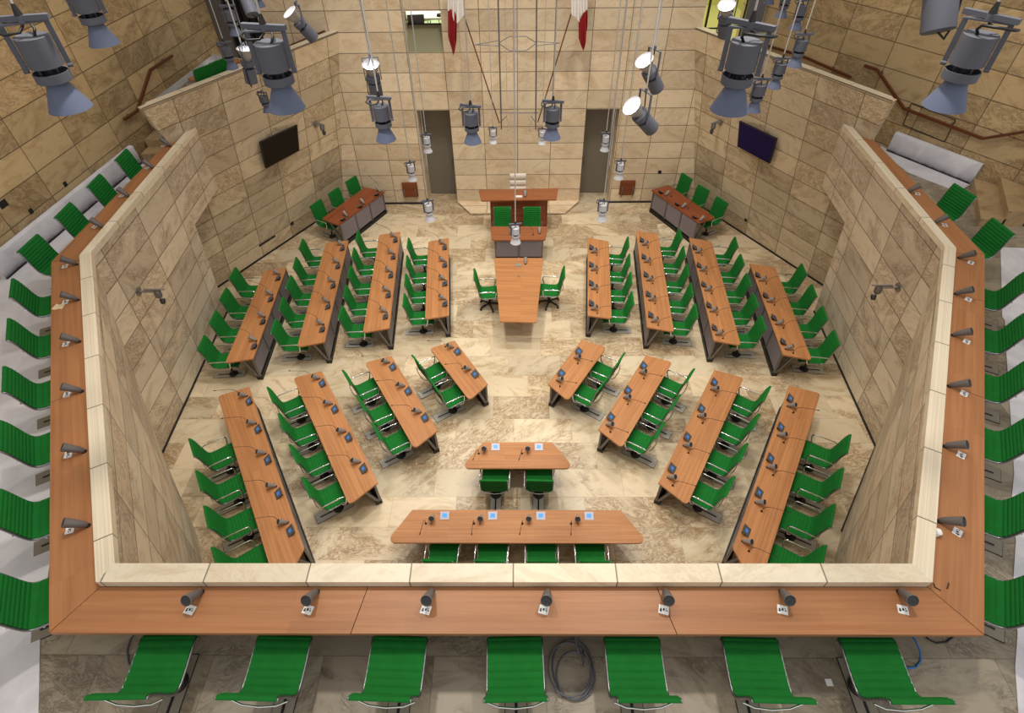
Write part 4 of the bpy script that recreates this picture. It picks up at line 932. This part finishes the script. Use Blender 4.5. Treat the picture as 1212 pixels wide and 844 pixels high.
# ------------------------------------------------------------------ flags and hanging frame
def flag(px_low, px_top, cols_w, cols_r, Yb, label):
    lo = atY(*px_low, Yb+.1); hi = atY(*px_top, Yb); t = empty('flag_on_pole', lo); tag(t, label, 'flag')
    d = (hi-lo).normalized(); e = hi-lo+d*.9
    MB().cyl((0, 0, 0), e, .016, n=10).build('pole', 'rail', t); MB().lathe([(.0, -.02), (.03, .0), (.03, .03), (0, .07)], e, d, 10).build('finial', 'woodr', t)
    for nm, cols, mat in (('white_half', cols_w, 'flagw'), ('red_half', cols_r, 'flagr')):
        tops = []; bots = []; n = 28
        for i in range(n+1):
            f = i/n*(len(cols)-1); k = min(int(f), len(cols)-2); g = f-k; u = cols[k][0]+(cols[k+1][0]-cols[k][0])*g; vb = cols[k][1]+(cols[k+1][1]-cols[k][1])*g; vt = cols[k][2]+(cols[k+1][2]-cols[k][2])*g
            wv = .06*math.sin(i*.62+len(nm)); 
            tops.append((u, vt, wv)); bots.append((u, vb, wv))
        rows = []
        for j in range(9):
            r = []
            for (u, vt, wv), (_, vb, _) in zip(tops, bots):
                p = atY(u, vt+(vb-vt)*j/8, Yb-.12); r.append(p+Vector((0, wv*(.3+.7*j/8), 0))-lo)
            rows.append(r)
        m = MB(); m.grid(rows); m.grid([[p+Vector((0, .008, 0)) for p in r][::-1] for r in rows]); m.build(nm, mat, t)
flag((591, 145.5), (547, 12), [(530, 12, -45), (534, 12, -45), (538, 26, -45), (541, 27, -40), (549, 19, -20)], [(530, 44, 10), (532.5, 49, 11), (536, 66.5, 12), (538.5, 60, 14), (540.5, 46, 22), (541, 28, 26)], 15.45, 'white and red flag on leaning pole left of the hanging frame')
flag((636.5, 144.5), (678, 10), [(676, 16, -20), (681, 21, -40), (686, 26, -45), (690, 14, -45), (695.5, 12, -45)], [(685, 46, 24), (687, 52, 22), (690.5, 61.5, 16), (693.5, 48, 13), (695, 34, 12), (695.5, 14, 11)], 15.45, 'red and white flag on leaning pole right of the hanging frame')
t = empty('metal_rig', atY(613, 133, 15.0)); o0 = t.location.copy(); tag(t, 'thin metal rig with two rods and crossbars before the far wall', 'frame')
P_ = lambda u, v, Y=15.0: atY(u, v, Y)-o0
for (a, b) in (((588.5, -40), (593.5, 153)), ((635.5, -40), (634, 153))): MB().cyl(P_(*a), P_(*b), .018, n=8).build('rod', 'steel', t)
MB().cyl(P_(591, 133.5), P_(638, 133.5), .014, n=6).cyl(P_(592, 145), P_(600, 137), .010, n=6).cyl(P_(634, 145), P_(628, 137), .010, n=6).build('crossbar', 'steel', t)
m = MB()
for seg_ in (((562, 53), (590, 48)), ((562, 53), (590, 54)), ((590, 51), (603, 43)), ((603, 43), (623, 43)), ((623, 43), (635, 51)), ((590, 51), (603, 60)), ((603, 60), (623, 60)), ((623, 60), (635, 51)), ((635, 49), (663, 51)), ((635, 54), (663, 51))): m.cyl(P_(*seg_[0]), P_(*seg_[1]), .010, n=6)
m.build('brace', 'steel', t)
for u, l in ((602, 'left'), (628, 'right')):
    pts = [P_(u-1, 133), P_(u-3, 139), P_(u+1, 146), P_(u+3, 152), P_(u-1, 155), P_(u-2, 150), P_(u+2, 143), P_(u+2, 134)]
    MB().tube(pts, .008, 5).build('cord_loop', 'cordw', t)
for i, (u0, u1, vb, Y) in enumerate(((609, 609.5, 205, 15.6), (612.5, 613, 140, 15.4), (599, 600, 120, 15.4), (545, 549, 120, 15.5), (737, 721, 170, 15.5), (748, 733, 160, 15.5), (760, 742, 150, 15.5))):  # each of these is a thin hanging cable
    a = atY(u0, -30, Y); b = atY(u1, vb, Y); a.x = b.x = b.x; a.y = b.y
    o = MB().cyl(b, (b.x, b.y, 12.5), .006, n=5).build('thin_cable', 'cordw'); tag(o, 'thin pale cable hanging before far wall, %s from left' % ['third', 'fourth', 'second', 'first', 'fifth', 'sixth', 'seventh'][i], 'rope', 'thin cables before the far wall')
# ------------------------------------------------------------------ theatre lamps hung over the chamber
def make_lamp(d=.30):
    pm = 'lamptoplit' if d < .2 else 'lamp'  # smallest lamps carry the light from above in their colour
    k = d/.30; t = empty('hanging_lamp')      # origin at the centre of the cone mouth, hanging straight
    ZS = .72; S = lambda pr: [(r*k, h*k*ZS) for r, h in pr]
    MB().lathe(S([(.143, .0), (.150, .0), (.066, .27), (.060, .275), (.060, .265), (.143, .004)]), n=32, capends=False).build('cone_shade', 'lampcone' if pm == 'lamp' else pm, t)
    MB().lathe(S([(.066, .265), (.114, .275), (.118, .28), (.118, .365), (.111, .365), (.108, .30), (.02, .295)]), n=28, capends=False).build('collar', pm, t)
    m = MB().lathe(S([(.02, .29), (.035, .30), (.035, .42)]), n=12)
    for j in range(4):
        w = PI/4+j*PI/2; m.cyl((.075*k*math.cos(w), .075*k*math.sin(w), .29*k*ZS), (.075*k*math.cos(w), .075*k*math.sin(w), .42*k*ZS), .010*k, n=6)
    m.build('reflector_mount', 'lampi', t)
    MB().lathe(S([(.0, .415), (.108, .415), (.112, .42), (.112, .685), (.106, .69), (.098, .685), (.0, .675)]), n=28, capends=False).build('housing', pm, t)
    m = MB()
    for s in (-1, 1): m.beam((s*.135*k, 0, .38*k*ZS), (s*.135*k, 0, .80*k*ZS), .012*k, .035*k, up=(1, 0, 0)).cyl((s*.12*k, 0, .395*k*ZS), (s*.155*k, 0, .395*k*ZS), .016*k, n=8)
    m.beam((-.14*k, 0, .80*k*ZS), (.14*k, 0, .80*k*ZS), .035*k, .012*k).build('yoke', 'lamp', t)
    MB().beam((-.17*k, .05*k, .84*k*ZS), (.17*k, -.05*k, .84*k*ZS), .04*k, .035*k).cyl((0, 0, .80*k*ZS), (0, 0, .86*k*ZS), .03*k, n=10).build('hanging_bar', 'lamp', t)
    MB().tube([(.02*k, 0, .67*k*ZS), (.04*k, .03*k, .73*k*ZS), (.02*k, .10*k, .79*k*ZS), (-.08*k, .14*k, .80*k*ZS), (-.17*k, .08*k, .78*k*ZS), (-.19*k, 0, .76*k*ZS), (-.13*k, -.06*k, .74*k*ZS), (-.04*k, -.05*k, .74*k*ZS), (-.01*k, -.01*k, .78*k*ZS), (0, 0, .86*k*ZS)], .010*k, 6).cyl((0, 0, .86*k*ZS), (0, 0, .96*k*ZS), .028*k, .012*k, 8).build('power_cable', 'black', t)
    return t
LAMPS = {}
def lamp(u, v, w, d, label, rz=0, pair=False):
    q = atD(u, v, FPX*d/w)
    if d not in LAMPS: LAMPS[d] = Proto(make_lamp(d))
    o = LAMPS[d].place(q, rz, label, 'lamp', 'grey lamps hanging over the chamber')
    k = d/.3; a = q+Vector((0, 0, .95*k*.72)); 
    return o, a
CORDP = None
def cords(a, parent, k=1.0):
    global CORDP
    L = 13.0-a.z
    m = MB().cyl((0, 0, 0), (0, 0, L), .009, n=6)
    Mi = (Matrix.Translation(parent.location) @ parent.rotation_euler.to_matrix().to_4x4()).inverted(); o = m.build('suspension_cord', 'cordw', parent, loc=Mi @ a)
LL = [(84, 128, 47, .30, 'large grey lamp at the upper left edge of the view', .5), (124, 52, 34, .30, 'large grey lamp cut by top edge, upper left', .4), (340, 128, 43, .30, 'large grey lamp in front of the left flat screen', .1),
 (457, 165, 24, .24, 'grey lamp left of the left doorway', .1), (559.5, 168, 21, .24, 'grey lamp right of the left doorway', 0), (653, 163, 21, .24, 'grey lamp left of the right doorway', .1),
 (863, 130, 45, .30, 'large grey lamp in front of the right flat screen', 2.7), (1117, 126, 47, .30, 'large grey lamp at the upper right edge of the view', 2.5),
 (275.5, 81, 14, .22, 'grey lamp in left cluster, just above the left coping', .5), (280, 41, 15, .22, 'grey lamp in left cluster, against the black recess', .4), (317, 132, 11, .20, 'small grey lamp half hidden behind large left lamp', 0), (308, 8, 13, .22, 'grey lamp in left cluster, cut by top edge', 0),
 (910, 4, 12, .22, 'grey lamp in right cluster, highest and cut by edge', 0), (924, 20, 14, .22, 'grey lamp in right cluster, second from top', .3), (941, 34.5, 15, .22, 'grey lamp in right cluster, above the handrail', .3), (940, 78, 17, .22, 'grey lamp in right cluster, farthest right at handrail', .2), (916, 103.5, 16, .22, 'grey lamp in right cluster, touching the right coping', .2), (891, 131, 18, .22, 'grey lamp in right cluster, lowest of them', .2),
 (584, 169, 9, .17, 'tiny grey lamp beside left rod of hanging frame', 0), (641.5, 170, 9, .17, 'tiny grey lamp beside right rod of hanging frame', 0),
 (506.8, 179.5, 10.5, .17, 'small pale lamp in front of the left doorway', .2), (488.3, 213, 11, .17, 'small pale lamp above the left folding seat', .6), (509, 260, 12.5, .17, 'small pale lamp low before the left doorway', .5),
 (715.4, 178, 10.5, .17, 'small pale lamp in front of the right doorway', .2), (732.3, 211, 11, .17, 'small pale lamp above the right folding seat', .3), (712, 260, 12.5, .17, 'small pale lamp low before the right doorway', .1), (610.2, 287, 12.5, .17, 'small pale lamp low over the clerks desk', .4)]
for (u, v, w, d, lab, rz) in LL:
    o, a = lamp(u, v, w, d, lab, rz); cords(a, o)
def spot(face, tail, w, d, lit, label, toward=.6):
    """projector turned to the near gallery; face and tail in the picture, w = housing width"""
    D0 = FPX*d*.75/w; a = atD(*face, D0-toward*d); b = atD(*tail, D0); ax = (a-b); L = max(ax.length, 1e-3); ax.normalize(); k = d/.30
    L = .62*k; a = b+ax*L
    t = empty('projector_lamp', b); tag(t, label, 'lamp')
    MB().lathe([(0, 0), (.10*k, 0), (.112*k, .01*k), (.112*k, .26*k), (.0, .265*k)], (0, 0, 0), ax, 24, capends=False).build('housing', 'lamp', t)
    MB().lathe([(.0, .31*k), (.118*k, .31*k), (.118*k, .39*k), (.06*k, .395*k)], (0, 0, 0), ax, 24, capends=False).build('collar', 'lamp', t)
    MB().cyl(ax*.25*k, ax*.33*k, .06*k, n=12).build('neck', 'lampi', t)
    MB().lathe([(.06*k, .39*k), (.148*k, .60*k), (.142*k, .60*k), (.055*k, .40*k)], (0, 0, 0), ax, 28, capends=False).build('reflector', 'speaker', t)
    if lit: MB().lathe([(.10*k, .50*k), (.0, .505*k)], (0, 0, 0), ax, 24, capends=False).build('glowing_face', 'glow', t)
    s = ax.cross(Vector((0, 0, 1))).normalized(); top = ax*.30*k+Vector((0, 0, .36*k)); m = MB()
    for q in (-1, 1): m.beam(ax*.30*k+s*q*.135*k, top+s*q*.135*k, .012*k, .03*k, up=ax)
    m.beam(top-s*.14*k, top+s*.14*k, .03*k, .012*k).cyl(top, top+Vector((0, 0, .05*k)), .02*k, n=8).build('yoke', 'lamp', t)
    MB().tube([(0, 0, 0), -ax*.05*k+s*.06*k, s*.14*k+ax*.05*k, s*.12*k+top*.5, top], .009*k, 6).build('power_cable', 'black', t)
    cords(b+top+Vector((0, 0, .05*k)), t)
    return a, ax
SP = [((441, 88), (446, 113), 15, .24, 1, 'lit lamp shining at the camera, left of centre'), ((350, 22), (372, 46), 14, .24, 1, 'lit lamp at the top, above the left coping'), ((291, 64), (298, 98), 14, .22, 1, 'lit lamp in left cluster seen from side'), ((766, 79), (778, 106), 17, .24, 1, 'lit lamp right of centre, upper of two'), ((751, 129), (772, 153), 18, .24, 1, 'lit lamp right of centre, lower of two'), ((859, 18), (857, 42), 15, .22, 1, 'lit lamp before the pale yellow opening at top right'),
 ((1115, -15), (1110, 38), 36, .30, 0, 'unlit projector cut by top edge, upper right'), ((287, -12), (299, 18), 15, .24, 0, 'unlit tilted projector at top of the left cluster')]
for f, tl, w, d, lit, lab in SP: spot(f, tl, w, d, lit, lab, toward=1.2 if lit else .3)
# ------------------------------------------------------------------ light
W = bpy.data.worlds.new('world'); bpy.context.scene.world = W; W.use_nodes = True
W.node_tree.nodes['Background'].inputs[0].default_value = (1.0, .97, .94, 1); W.node_tree.nodes['Background'].inputs[1].default_value = .78
def light(kind, loc, aim, power, color=(1, .93, .83), size=.3, cone=90, blend=.6, name='ceiling_light'):
    l = bpy.data.lights.new(name, kind); l.energy = power; l.color = color
    if kind == 'SPOT': l.shadow_soft_size = size; l.spot_size = math.radians(cone); l.spot_blend = blend
    if kind == 'AREA': l.size = size
    o = bpy.data.objects.new(name, l); COL.objects.link(o); o.location = loc; d = Vector(aim)-Vector(loc); o.rotation_euler = d.to_track_quat('-Z', 'Y').to_euler(); return o
for x in (-2.2, 2.2):
    for y in (5.0, 8.5, 12.0): light('SPOT', (x, y, 11.5), (x*.9, y, 0), 1000, cone=75, size=.25)
light('SPOT', (0, 11, 12), (0, 16.1, 3.5), 1150, cone=75, size=.4)
light('SPOT', (0, 7.0, 12), (0, 2.0, 4), 330, cone=80, size=.15)
for s in (-1, 1): light('SPOT', (s*3, 9, 12), (s*8, 7, 4), 500, cone=80, size=.2)
for x in (-3.4, -1.2): light('AREA', (x+.0, YF+2.2, 6.5), (x, YF+2.2, 4), 60, (1, 1, .95), .8)
light('AREA', (5.4, YF+1.8, 8.6), (5.4, YF+1.8, 4), 60, (1, .98, .8), 1.2)
sc = bpy.context.scene
sc.view_settings.view_transform = 'Standard'; sc.view_settings.look = 'None'; sc.view_settings.gamma = 1; sc.view_settings.use_curve_mapping = False; sc.view_settings.exposure = 0.0
